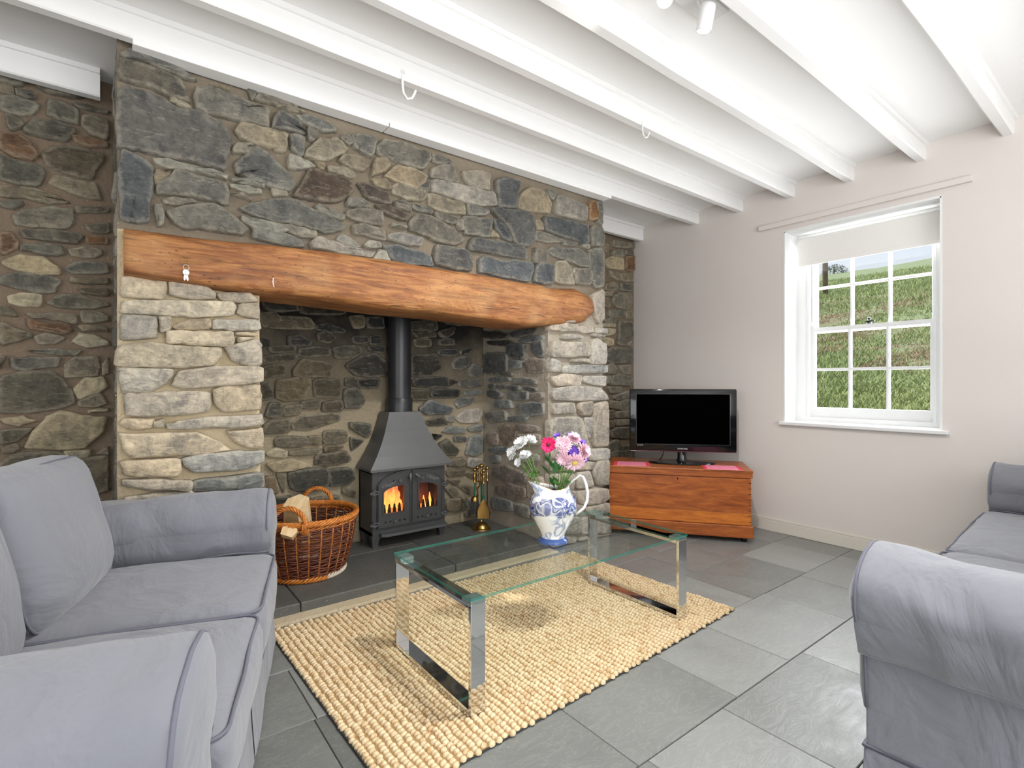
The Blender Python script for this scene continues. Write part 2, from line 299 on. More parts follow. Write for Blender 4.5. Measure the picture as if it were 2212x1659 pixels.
# ------------------------------------------------------------------ mesh helpers
class MB:
    def __init__(s): s.v = []; s.f = []
    def add(s, vs, fs):
        k = len(s.v); s.v += [tuple(x) for x in vs]; s.f += [tuple(i + k for i in f) for f in fs]; return s
    def box(s, x0, x1, y0, y1, z0, z1, M4=None, bev=0):
        if bev: return s.cushion(((x0+x1)/2, (y0+y1)/2, (z0+z1)/2), (abs(x1-x0)/2, abs(y1-y0)/2, abs(z1-z0)/2), bev, 2, M4=M4, seg=1)
        vs = [Vector((x, y, z)) for x in (x0, x1) for y in (y0, y1) for z in (z0, z1)]
        if M4: vs = [M4 @ q for q in vs]
        return s.add(vs, [(0, 1, 3, 2), (4, 6, 7, 5), (0, 4, 5, 1), (2, 3, 7, 6), (0, 2, 6, 4), (1, 5, 7, 3)])
    def cushion(s, c, h, r, n=8, crown=(0, 0, 0), wob=0, seed=0, M4=None, seg=None):
        """rounded box, optionally puffed and wrinkled"""
        r = min(r, min(h)); k = seg or 3
        def axis(hh):
            inner = hh - r
            a = [-inner - r*math.cos(PI/2*i/k) for i in range(k)]
            m = [-inner + 2*inner*i/n for i in range(n+1)] if inner > 1e-6 else [0]
            return a + m + [-q for q in reversed(a)]
        ax = [axis(q) for q in h]; idx = {}; vs = []; fs = []
        def vid(p):
            key = tuple(round(q, 6) for q in p)
            if key not in idx:
                P = Vector(p); q = Vector([max(-(hh - r), min(hh - r, x)) for x, hh in zip(P, h)])
                dlt = P - q
                if dlt.length > 1e-9: P = q + dlt.normalized() * r
                u = [P[i] / h[i] if h[i] else 0 for i in range(3)]
                for i in range(3):
                    j, l = (i+1) % 3, (i+2) % 3
                    if crown and len(crown) > i: P[i] += crown[i] * u[i] * max(0, 1-u[j]**2) ** .6 * max(0, 1-u[l]**2) ** .6
                if wob:
                    g = noise.noise_vector(P * 3.1 + Vector((seed*7.3, seed, 0))); P += g * wob
                    P += noise.noise_vector(P * 8 + Vector((seed, 3, 1))) * wob * .35
                P += Vector(c)
                if M4: P = M4 @ P
                idx[key] = len(vs); vs.append(P)
            return idx[key]
        for i in range(3):
            j, l = (i+1) % 3, (i+2) % 3
            for sgn in (-1, 1):
                for a in range(len(ax[j])-1):
                    for b in range(len(ax[l])-1):
                        q = []
                        for (da, db) in ((0, 0), (1, 0), (1, 1), (0, 1)):
                            p = [0, 0, 0]; p[i] = sgn*h[i]; p[j] = ax[j][a+da]; p[l] = ax[l][b+db]; q.append(vid(p))
                        if sgn < 0: q.reverse()
                        if len(set(q)) > 2: fs.append(tuple(dict.fromkeys(q)))
        return s.add(vs, fs)
    def tube(s, pts, r, n=6, closed=False, cap=True):
        pts = [Vector(p) for p in pts]; N = len(pts); vs = []; fs = []
        rr = r if isinstance(r, (list, tuple)) else [r]*N
        up = None
        for i, p in enumerate(pts):
            if closed: t = pts[(i+1) % N] - pts[i-1]
            else: t = pts[min(i+1, N-1)] - pts[max(i-1, 0)]
            t.normalize()
            if up is None:
                up = t.orthogonal().normalized()
            up = (up - t * up.dot(t)).normalized() if (up - t * up.dot(t)).length > 1e-6 else t.orthogonal().normalized()
            b = t.cross(up)
            for k in range(n):
                a = 2*PI*k/n; vs.append(p + (up*math.cos(a) + b*math.sin(a))*rr[i])
        for i in range(N if closed else N-1):
            for k in range(n):
                fs.append((i*n+k, i*n+(k+1) % n, ((i+1) % N)*n+(k+1) % n, ((i+1) % N)*n+k))
        if cap and not closed: fs += [tuple(reversed(range(n))), tuple((N-1)*n+k for k in range(n))]
        return s.add(vs, fs)
    def lathe(s, prof, n=24, c=(0, 0, 0), cap=True, M4=None, fn=None):
        vs = []; fs = []
        for (r, z) in prof:
            for k in range(n):
                a = 2*PI*k/n; p = Vector((r*math.cos(a), r*math.sin(a), z))
                if fn: p = fn(p, a)
                p += Vector(c); vs.append(M4 @ p if M4 else p)
        for i in range(len(prof)-1):
            for k in range(n): fs.append((i*n+k, i*n+(k+1) % n, (i+1)*n+(k+1) % n, (i+1)*n+k))
        if cap: fs += [tuple(reversed(range(n))), tuple((len(prof)-1)*n+k for k in range(n))]
        return s.add(vs, fs)
    def prism(s, poly, depth, M4=None):
        """poly of (x,z); extruded along y by depth"""
        n = len(poly); vs = [Vector((x, 0, z)) for x, z in poly] + [Vector((x, depth, z)) for x, z in poly]
        if M4: vs = [M4 @ q for q in vs]
        return s.add(vs, [tuple(range(n)), tuple(reversed(range(n, 2*n)))] + [(i, i+n, (i+1) % n+n, (i+1) % n) for i in range(n)])
    def ring(s, outer, inner, y0, y1):
        """plate with a hole, loops of (x,z) with same count, between y0 and y1"""
        n = len(outer); vs = []
        for y in (y0, y1):
            vs += [(x, y, z) for x, z in outer] + [(x, y, z) for x, z in inner]
        fs = []
        for i in range(n):
            j = (i+1) % n
            fs += [(i, j, n+j, n+i), (2*n+i, 3*n+i, 3*n+j, 2*n+j), (i, 2*n+i, 2*n+j, j), (n+i, n+j, 3*n+j, 3*n+i)]
        return s.add(vs, fs)
    def build(s, name, mat, parent=None, smooth=False, loc=None, fix=True):
        me = bpy.data.meshes.new(name); me.from_pydata(s.v, [], s.f); me.validate(); 
        if fix:
            bm = bmesh.new(); bm.from_mesh(me); bmesh.ops.recalc_face_normals(bm, faces=bm.faces); bm.to_mesh(me); bm.free()
        me.materials.append(M[mat] if isinstance(mat, str) else mat)
        if smooth:
            me.polygons.foreach_set('use_smooth', [True]*len(me.polygons))
            if smooth != 'all' and hasattr(me, 'set_sharp_from_angle'): me.set_sharp_from_angle(angle=math.radians(42))
        o = bpy.data.objects.new(name, me); COL.objects.link(o)
        if parent: o.parent = parent
        if loc: o.location = loc
        return o
def tag(o, label=None, cat=None, group=None, kind=None):
    if label: o['label'] = label
    if cat: o['category'] = cat
    if group: o['group'] = group
    if kind: o['kind'] = kind
    return o
def empty(name, loc, rz, label, cat, group=None):
    o = bpy.data.objects.new(name, None); COL.objects.link(o); o.location = loc; o.rotation_euler = (0, 0, rz)
    o.empty_display_size = .05
    return tag(o, label, cat, group)
def struct(o, label, cat='structure'):
    return tag(o, label, None, None, 'structure')
def text_mesh(body, size, name, mat, parent, M4, extrude=.0012):
    cu = bpy.data.curves.new(name, 'FONT'); cu.body = body; cu.size = size; cu.extrude = extrude; cu.align_x = 'CENTER'; cu.align_y = 'CENTER'; cu.resolution_u = 2
    t = bpy.data.objects.new(name+'_tmp', cu); COL.objects.link(t)
    dg = bpy.context.evaluated_depsgraph_get(); me = bpy.data.meshes.new_from_object(t.evaluated_get(dg)); bpy.data.objects.remove(t)
    me.transform(M4); me.materials.clear(); me.materials.append(M[mat]); me.name = name
    o = bpy.data.objects.new(name, me); COL.objects.link(o); o.parent = parent
    return o
# pixel of the photograph -> point on a wall plane (used once, to read the stones' outlines off the walls)
def ray(u, v):
    a = (u-1106)/1116; q = D2 + R2*a; return q.x, q.y, (829.5-v)/1116
def onY(u, v, Y):
    x, y, z = ray(u, v); t = Y/y; return Vector((x*t, Y, CAMH+z*t))
def onX(u, v, X):
    x, y, z = ray(u, v); t = X/x; return Vector((X, y*t, CAMH+z*t))
# ------------------------------------------------------------------ room shell
X0, Y0 = -2.6, -2.6
def wall_with_hole(name, mat, a0, a1, z0, z1, h, plane, thick, axis, label):
    """wall in plane axis=const with one rectangular hole h=(a,b,za,zb)"""
    m = MB(); P = [(a0, h[0], z0, z1), (h[1], a1, z0, z1), (h[0], h[1], z0, h[2]), (h[0], h[1], h[3], z1)]
    for (p, q, r, s) in P:
        if axis == 'x': m.box(plane, plane+thick, p, q, r, s)
        else: m.box(p, q, plane, plane+thick, r, s)
    return struct(m.build(name, mat), label)
WIN = (.925, 1.88, .86, 2.32)
wr = wall_with_hole('wall_right', 'wallw', Y0, 3.6, -.05, CZ+.05, WIN, XW, .34, 'x', 'pale warm grey plastered wall with the sash window')
wall_with_hole('wall_near', 'wallw', X0, XW, 0, CZ, (-.6, 2.6, .5, 2.4), Y0, -.15, 'y', 'plastered wall behind the camera with wide window added for the light')
wall_with_hole('wall_left', 'wallw', Y0, 3.33, 0, CZ, (-1.6, 1.0, .5, 2.4), X0, -.15, 'x', 'plastered wall left of the camera with wide window added for the light')
struct(MB().box(X0-.3, XW+.34, Y0-.3, 3.9, CZ, CZ+.15).build('ceiling', 'ceiling'), 'white painted ceiling between the beams')
fl = struct(MB().box(X0-.3, XW+.34, Y0-.3, 3.9, -.12, -.012).build('floor', 'grout'), 'floor of grey slate tiles')
# slate tiles
rows = [(-2.6, -2.2), (-2.2, -1.8), (-1.8, -1.4), (-1.4, -1.0), (-1.0, -.6), (-.6, -.2), (-.2, .2), (.2, .597), (.6, 1.0), (1.003, 1.406), (1.409, 1.82), (1.823, 2.195), (2.198, 2.6), (2.603, 2.98), (2.983, 3.33)]
joints = {8: [1.29, 1.71, 2.335, 2.93, 3.45], 9: [1.25, 1.812, 2.222, 2.835, 3.26, 3.85], 10: [1.55, 2.14, 2.712, 3.342, 3.80], 11: [.1, .55, 1.7, 2.25, 2.81, 3.22, 3.77], 12: [1.2, 2.4, 2.95, 3.5], 7: [1.0, 1.55, 2.0, 2.6, 3.1, 3.6]}
rt = random.Random(5)
for i, (ya, yb) in enumerate(rows):
    js = joints.get(i)
    if js is None: 
        js = []; x = X0 + rt.uniform(.2, .6)
        while x < XW-.15: js.append(x); x += rt.choice([.41, .5, .6, .62])
    else:
        x = js[0]-rt.choice([.45, .6]); pre = []
        while x > X0+.15: pre.append(x); x -= rt.choice([.41, .5, .6])
        js = sorted(pre)+js
    xs = [X0]+js+[XW]
    for xa, xb in zip(xs, xs[1:]):
        if ya > 2.6 and xb < 2.9 and xa > -.02 and False: continue
        w = (xb-xa-.0025)/2; h = (yb-ya-.0005)/2
        m = MB(); e_ = .0016
        lo = [(-w, -h), (w, -h), (w, h), (-w, h)]; up = [(-w+e_, -h+e_), (w-e_, -h+e_), (w-e_, h-e_), (-w+e_, h-e_)]
        m.add([(x, y, -.02) for x, y in lo]+[(x, y, -.003) for x, y in lo]+[(x, y, 0) for x, y in up],
              [(0, 1, 5, 4), (1, 2, 6, 5), (2, 3, 7, 6), (3, 0, 4, 7), (4, 5, 9, 8), (5, 6, 10, 9), (6, 7, 11, 10), (7, 4, 8, 11), (8, 9, 10, 11)])
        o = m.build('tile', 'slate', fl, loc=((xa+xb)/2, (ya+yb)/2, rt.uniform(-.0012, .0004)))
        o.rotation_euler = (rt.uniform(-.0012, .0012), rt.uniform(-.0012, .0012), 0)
        g = rt.uniform(-.03, .03); k = rt.choice([.22, .25, .27, .19])*(.66 if xb < 1.6 and ya < 2.3 else 1) ; o.color = (k+g*.4, k+.004+g*.4, k-.004+g*.4, 1)  # tiles by the left sofa darker: its shade is put into their colour

# beams (joists) across the ceiling, long axis along X
def beam(i, yc, w, z0, x0, x1, label):
    m = MB(); rb = random.Random(i)
    n = 26; vs = []; fs = []
    for k in range(n+1):
        x = x0 + (x1-x0)*k/n; j = [noise.noise(Vector((x*1.7, yc*9, q)))*.005 for q in range(4)]
        vs += [(x, yc-w/2+j[0], CZ+.005), (x, yc-w/2+j[0], z0+.006+j[1]), (x, yc-w/2+.007+j[0], z0+j[1]), (x, yc+w/2-.007+j[2], z0+j[1]), (x, yc+w/2+j[2], z0+.006+j[1]), (x, yc+w/2+j[2], CZ+.005)]
    for k in range(n):
        for q in range(5): fs.append((k*6+q, k*6+q+1, (k+1)*6+q+1, (k+1)*6+q))
    fs += [tuple(range(6)), tuple(reversed([n*6+q for q in range(6)]))]
    m.add(vs, fs)
    o = m.build('ceiling_beam', 'beamw')
    tag(o, label, 'beam', None)
    # thin batten along the top of the beam
    MB().box(x0, x1, yc-w/2-.014, yc-w/2+.004, CZ-.024, CZ+.004).build('batten', 'beamw', o)
    MB().box(x0, x1, yc+w/2-.004, yc+w/2+.014, CZ-.024, CZ+.004).build('batten', 'beamw', o)
    return o
BL = ['white ceiling beam set against the back stone wall, behind the chimney breast',
      'white ceiling beam just in front of the chimney breast, above the white timber strip',
      'white ceiling beam carrying the larger white hook, second out from the chimney',
      'white ceiling beam with the small painted-over hook, third out from the chimney',
      'white ceiling beam lit by the spotlight, just chimney side of the lamp',
      'white ceiling beam just window side of the spotlight lamp',
      'white ceiling beam nearest the top right corner of the photo']
beam(1, 3.243, .055, 2.548, X0, -.06, 'white ceiling beam over the stone wall left of the chimney breast')
beam(11, 3.243, .055, 2.548, 2.99, XW, 'white ceiling beam over the stone wall right of the chimney breast')
for i, (yc, z0) in enumerate([(2.640, 2.562), (2.236, 2.566), (1.830, 2.566), (1.432, 2.567), (1.030, 2.573), (.622, 2.583)]):
    beam(2+i, yc, .056, z0, X0, XW, BL[i+1])
g = 'beams above and behind the camera'
for i, yc in enumerate([.21, -.2, -.61, -1.02, -1.43, -1.84, -2.25]):
    beam(20+i, yc, .056, 2.575, X0, XW, 'white ceiling beam above or behind the camera, out of the photo')['group'] = g
# painted timber strip on top of the chimney front
m = MB()
for (a, b) in ((.055, 1.17), (1.175, 2.945)): m.box(a, b, 2.612, 2.70, 2.538, 2.564, bev=.004)
struct(m.build('trim_1', 'beamw'), 'white timber strip between the beam and the top of the chimney stone')
# baseboard, curtain board
m = MB(); m.box(XW-.018, XW, Y0, 3.30, 0, .085, bev=.003); m.box(XW-.012, XW, Y0, 3.30, .085, .102, bev=.004)
struct(m.build('baseboard_right', 'trimw'), 'cream skirting board along the window wall')
tag(MB().box(XW-.026, XW+.002, .775, 2.07, 2.364, 2.402, bev=.004).build('curtain_board', 'wallw'), 'long thin board painted wall colour above the sash window', 'board')

# ------------------------------------------------------------------ sash window
XF = XW+.20
wn = bpy.data.objects.new('window_1', None); COL.objects.link(wn); wn.location = (XF, 1.4, .86); struct(wn, 'white sash window with twelve panes')
def wb(x0, x1, y0, y1, z0, z1): return (x0-XF, x1-XF, y0-1.4, y1-1.4, z0-.86, z1-.86)
# plastered reveal lining
m = MB()
m.box(*wb(XW-.002, XF+.06, 1.872, 1.884, .86, 2.32)); m.box(*wb(XW-.002, XF+.06, .921, .933, .86, 2.32)); m.box(*wb(XW-.002, XF+.06, .925, 1.88, 2.312, 2.326))
m.build('reveal', 'reveal', wn)
# box frame
m = MB()
for (a, b) in ((.93, 1.0), (1.79, 1.872)): m.box(*wb(XF, XF+.10, a, b, .895, 2.311))
for (a, b) in ((.995, 1.012), (1.778, 1.795)): m.box(*wb(XF-.008, XF+.022, a, b, .895, 2.27))
m.box(*wb(XF, XF+.10, 1.0, 1.79, 2.26, 2.311)); m.box(*wb(XF-.005, XF+.12, .93, 1.872, .862, .895))
m.build('frame', 'white', wn)
def sash(x, z0, z1, rail_lo, rail_hi, name):
    s = MB(); a, b = .998, 1.786; st = .036
    s.box(*wb(x, x+.035, a, a+st, z0, z1)); s.box(*wb(x, x+.035, b-st, b, z0, z1))
    s.box(*wb(x, x+.035, a+st, b-st, z0, z0+rail_lo)); s.box(*wb(x, x+.035, a+st, b-st, z1-rail_hi, z1))
    o = s.build(name, 'white', wn)
    ga, gb, gz0, gz1 = a+st, b-st, z0+rail_lo, z1-rail_hi
    for k in (1, 2):
        y = ga+(gb-ga)*k/3; MB().box(*wb(x+.004, x+.03, y-.010, y+.010, gz0, gz1)).box(*wb(x-.001, x+.004, y-.004, y+.004, gz0, gz1)).build('glazing_bar', 'white', o)
    zm = (gz0+gz1)/2
    for k in range(3):
        ya = ga+(gb-ga)*k/3+(.01 if k else 0); yb = ga+(gb-ga)*(k+1)/3-(.01 if k < 2 else 0)
        MB().box(*wb(x+.004, x+.03, ya, yb, zm-.010, zm+.010)).box(*wb(x-.001, x+.004, ya, yb, zm-.004, zm+.004)).build('glazing_bar', 'white', o)
    for k in range(3):
        for (p, q) in ((gz0, zm), (zm, gz1)):
            ya = ga+(gb-ga)*k/3; yb = ga+(gb-ga)*(k+1)/3
            MB().box(*wb(x+.016, x+.019, ya+.004, yb-.004, p+.004, q-.004)).build('pane', 'pane', o)
    return o
lo = sash(XF+.022, .895, 1.585, .075, .032, 'lower_sash')
up = sash(XF+.06, 1.545, 2.262, .032, .05, 'upper_sash')
# sash horns, meeting-rail catch
m = MB()
for y in (1.768, 1.004): MB().box(*wb(XF+.02, XF+.035, y-.012, y+.016, 1.585, 1.63)).build('sash_horn', 'white', wn)
m = MB(); m.lathe([(.014, 0), (.014, .012), (.006, .016), (.006, .03), (.012, .034), (.012, .044), (.002, .05)], 10, c=(.035, -.03+.02, 1.585-.86)); m.tube([(.03, .01, .74), (.03, -.045, .745)], .005)
m.build('sash_catch', 'black', wn)
# inner sill board
MB().box(*wb(XW-.035, XF+.01, .885, 1.908, .836, .862), bev=.006).build('window_sill', 'white', wn)
# roller blind (a thing that hangs in the recess)
bl = empty('roller_blind', (XF-.06, 1.4, 2.25), 0, 'off-white roller blind pulled a little way down the sash window', 'blind')
m = MB(); m.tube([(0, -.455, 0), (0, .43, 0)], .026, 16); m.build('roller', 'blind', bl, True)
m = MB(); n = 14; vs = []; fs = []
for k in range(n+1):
    y = -.452+.875*k/n
    for z in (.0, -.06, -.12, -.17): vs.append((-.026+.004*noise.noise(Vector((y*6, z*9, 0))), y, z))
for k in range(n):
    for q in range(3): fs.append((k*4+q, k*4+q+1, k*4+5+q, k*4+4+q))
m.add(vs, fs); m.add([(a+.0015, b, c) for a, b, c in vs], [tuple(reversed(f)) for f in fs]); m.build('cloth', 'blind', bl, True, fix=False)
MB().box(-.030, -.018, -.455, .425, -.196, -.168, bev=.004).build('bottom_bar', 'blind', bl)
for y in (-.459, .434): MB().tube([(0, y-.003, 0), (0, y+.003, 0)], .018, 14).build('bracket', 'white', bl)


# unseen window frames added behind the camera (for the light and for reflections)
for nm, ax, a0, a1, pl in (('fill_window_near', 'y', -.6, 2.6, Y0-.08), ('fill_window_left', 'x', -1.6, 1.0, X0-.08)):
    m = MB(); K = 4
    for k in range(K+1):
        p = a0+(a1-a0)*k/K
        if ax == 'y': m.box(p-.03, p+.03, pl-.03, pl+.03, .5, 2.4)
        else: m.box(pl-.03, pl+.03, p-.03, p+.03, .5, 2.4)
    for z in (.5, 1.5, 2.4):
        if ax == 'y': m.box(a0, a1, pl-.03, pl+.03, z-.03, z+.03)
        else: m.box(pl-.03, pl+.03, a0, a1, z-.03, z+.03)
    struct(m.build(nm, 'white'), 'white window frame added behind the camera for the light')

# ------------------------------------------------------------------ masonry
# mortar beds (the stones stand proud of them)
wb_ = MB(); wb_.box(X0, 0.0, 3.335, 3.5, 0, CZ); wb_.box(2.955, XW, 3.335, 3.5, 0, CZ)
wback = struct(wb_.build('wall_back', 'mortar_dark'), 'dark rubble stone wall either side of the chimney breast')
ch = MB(); ch.box(.005, 2.955, 2.715, 3.0, 1.80, 2.62); ch.box(.006, 2.954, 2.86, 3.45, 2.0, CZ)
chim = struct(ch.build('chimney_breast', 'mortar'), 'rubble stone chimney breast above the oak beam')
pl_ = MB(); pl_.box(.005, .55, 2.715, 3.5, 0, 1.80); pierl = struct(pl_.build('pier_left', 'mortar_light'), 'pale coursed stone pier on the left of the hearth')
pr_ = MB(); pr_.box(2.40, 2.955, 2.715, 3.55, 0, 1.80); pierr = struct(pr_.build('pier_right', 'mortar_pale'), 'pale stone pier on the right of the hearth')
fb_ = MB(); fb_.box(.54, 2.46, 3.515, 3.62, 0, 2.3); fire = struct(fb_.build('fireplace_back', 'mortar_fire'), 'sooty stone back of the fireplace')
struct(MB().box(.54, 2.46, 3.0, 3.6, 2.02, 2.1).build('fireplace_top', 'soot'), 'dark soot-blackened throat of the chimney')

TONE = dict(g=(138, 135, 126), b=(110, 112, 112), t=(168, 155, 132), d=(104, 92, 82), l=(178, 173, 158), r=(160, 118, 76),
            c=(202, 188, 164), C=(186, 178, 164), G=(172, 168, 160), p=(162, 148, 138),
            k=(104, 99, 87), K=(124, 118, 104), n=(120, 92, 68), w=(170, 160, 136),
            f=(92, 88, 76), F=(128, 118, 98), s=(68, 66, 62), S=(142, 146, 144), v=(186, 178, 168))
rs = random.Random(11)
GROW = .004
def stone(poly3, normal, parent, tone, prot=None, jit=.004, dome=.12):
    """one stone: outline on the wall plane, swollen outwards along normal"""
    N = Vector(normal); prot = prot if prot is not None else rs.uniform(.012, .034)
    # drop near-duplicate corners, round the outline
    P = [p for p in poly3]
    Q = []
    for i in range(len(P)):
        a, b = P[i], P[(i+1) % len(P)]
        Q += [a.lerp(b, .10), a.lerp(b, .5) if (b-a).length > .06 else None, a.lerp(b, .90)]
    Q = [q for q in Q if q is not None]
    c = sum(Q, Vector())/len(Q)
    T = Vector((1, 0, 0)) if abs(N.y) > .5 else Vector((0, 1, 0))
    size = max((q-c).length for q in Q)
    def off(q, d):
        v = c-q; L = v.length; return q+v*(min(d, L*.45)/L) if L > 1e-6 else q
    rings = []
    Q = [q+(q-c).normalized()*GROW for q in Q]
    Q = [q+T*rs.uniform(-jit, jit)+Vector((0, 0, rs.uniform(-jit, jit))) for q in Q]
    e1 = min(.007, size*.12); e2 = min(.022, size*.3)
    ph = rs.uniform(0, 99)
    def hgt(q, a): return prot*a+noise.noise(q*9+Vector((ph, 0, 0)))*.009+noise.noise(q*26+Vector((0, ph, 0)))*.005
    tilt = Vector((rs.uniform(-1, 1)*.06, 0, rs.uniform(-1, 1)*.06)) if abs(N.y) > .5 else Vector((0, rs.uniform(-1, 1)*.06, rs.uniform(-1, 1)*.06))
    def H(q, a): return q+N*(hgt(q, a)+(q-c).dot(tilt)*a)
    rings.append([q-N*.045 for q in Q])
    rings.append([q+N*prot*.35 for q in Q])
    r2 = [off(q, e1) for q in Q]; rings.append([H(q, .86) for q in r2])
    r3 = [off(q, e2) for q in Q]; rings.append([H(q, 1.0) for q in r3])
    r4 = [q.lerp(c, .58) for q in Q]; rings.append([H(q, 1.0+dome*.35) for q in r4])
    cc = H(c, 1+dome*.4)
    n = len(Q); vs = [p-c for r in rings for p in r]+[cc-c]; fs = []
    for k in range(len(rings)-1):
        for i in range(n):
            j = (i+1) % n; fs.append((k*n+i, k*n+j, (k+1)*n+j, (k+1)*n+i))
    b = (len(rings)-1)*n
    fs += [(b+i, b+(i+1) % n, len(vs)-1) for i in range(n)]
    m = MB(); m.add(vs, fs); o = m.build('stone', 'stone', parent, 'all', loc=c); assert len(o.data.vertices) == len(vs)
    at_ = o.data.attributes.new('rim', 'FLOAT', 'POINT'); at_.data.foreach_set('value', [1.0]*(3*n)+[.62]*n+[0.0]*n+[0.0])
    col = TONE[tone]; jt = rs.uniform(-9, 9); w = rs.uniform(-4, 4)
    kk = 1.13 if tone in 'kKnw' else (1.03 if tone in 'cCG' and parent.name.startswith('pier') else (1.0 if tone == 'v' else (.93 if tone in 'fFsS' else .90))); L_ = lin(tuple(min(255, max(3, q*kk+jt)) for q in (col[0]+w, col[1], col[2]-w))); o.color = L_
    return o
def trace(spec, x0, y0, s, fn, normal, parent, prot=None, clip=None):
    for line in spec.strip().split('\n'):
        tone, pts = line.split(':'); P = []
        for q in pts.split():
            x, y = q.split(','); p = fn(x0+float(x)/s, y0+float(y)/s)
            if clip: p = clip(p)
            P.append(p)
        stone(P, normal, parent, tone.strip(), prot() if prot else None)
FY = (0, -1, 0)
breast = lambda u, v: onY(u, v, 2.692)
clipb = lambda p: Vector((min(max(p.x, -.01), 2.975), p.y, min(p.z, 2.60)))
A_ = '''g:75,150 160,100 260,135 400,200 560,255 700,350 620,345 480,290 330,225 200,190 100,170
g:75,185 110,175 330,240 480,300 560,345 600,420 635,525 580,510 480,480 300,400 70,345 60,260
l:480,495 510,485 620,545 655,590 600,580 540,545 475,530
b:60,430 130,400 300,470 400,500 470,545 540,590 690,595 800,660 900,710 945,770 970,810 965,920 930,1060 910,1085 780,1050 600,1000 380,960 200,915 50,905 45,700
g:690,420 760,400 850,425 1000,480 1180,560 1260,590 1285,620 1275,735 1240,735 1150,700 1000,670 850,640 760,625 690,585 680,500
t:810,395 960,430 955,445 870,420 820,405
g:1110,420 1190,440 1160,510 1145,510
g:1210,460 1300,475 1508,560 1508,590 1400,575 1300,540 1165,510
t:1040,705 1150,720 1300,760 1400,785 1430,820 1415,925 1350,910 1200,885 1100,850 1050,830 1010,770
l:1010,870 1150,880 1160,900 1110,945 985,940
g:1170,895 1210,890 1300,980 1400,1070 1490,1160 1500,1220 1440,1255 1300,1215 1130,1160 1020,1120 1000,1050 1060,990 1130,930
l:985,1155 1100,1160 1240,1200 1240,1235 1130,1205 1000,1180
l:960,1195 1100,1210 1220,1245 1220,1280 1100,1265 990,1225
l:960,1275 1050,1270 1140,1320 1130,1330 1030,1300
l:1300,1230 1420,1255 1435,1290 1320,1290
b:95,920 220,960 340,1050 345,1180 330,1290 310,1380 305,1500 240,1510 150,1500 75,1470 65,1200 65,1000
l:350,985 450,990 620,1040 800,1080 955,1130 935,1158 800,1125 650,1085 450,1060 370,1020
g:530,1080 700,1130 940,1190 955,1280 950,1370 880,1355 700,1305 520,1285 380,1280 375,1200 470,1150
l:420,1315 500,1310 660,1325 700,1350 600,1360 450,1355
l:345,1365 400,1370 425,1430 415,1530 380,1540 365,1440
g:440,1420 600,1370 860,1360 950,1430 1040,1500 1115,1570 1060,1615 900,1590 700,1560 600,1570 500,1510
l:1060,1460 1300,1510 1508,1555 1440,1580 1330,1600 1180,1570 1060,1500
t:355,1120 370,1085 500,1090 450,1150 365,1210'''
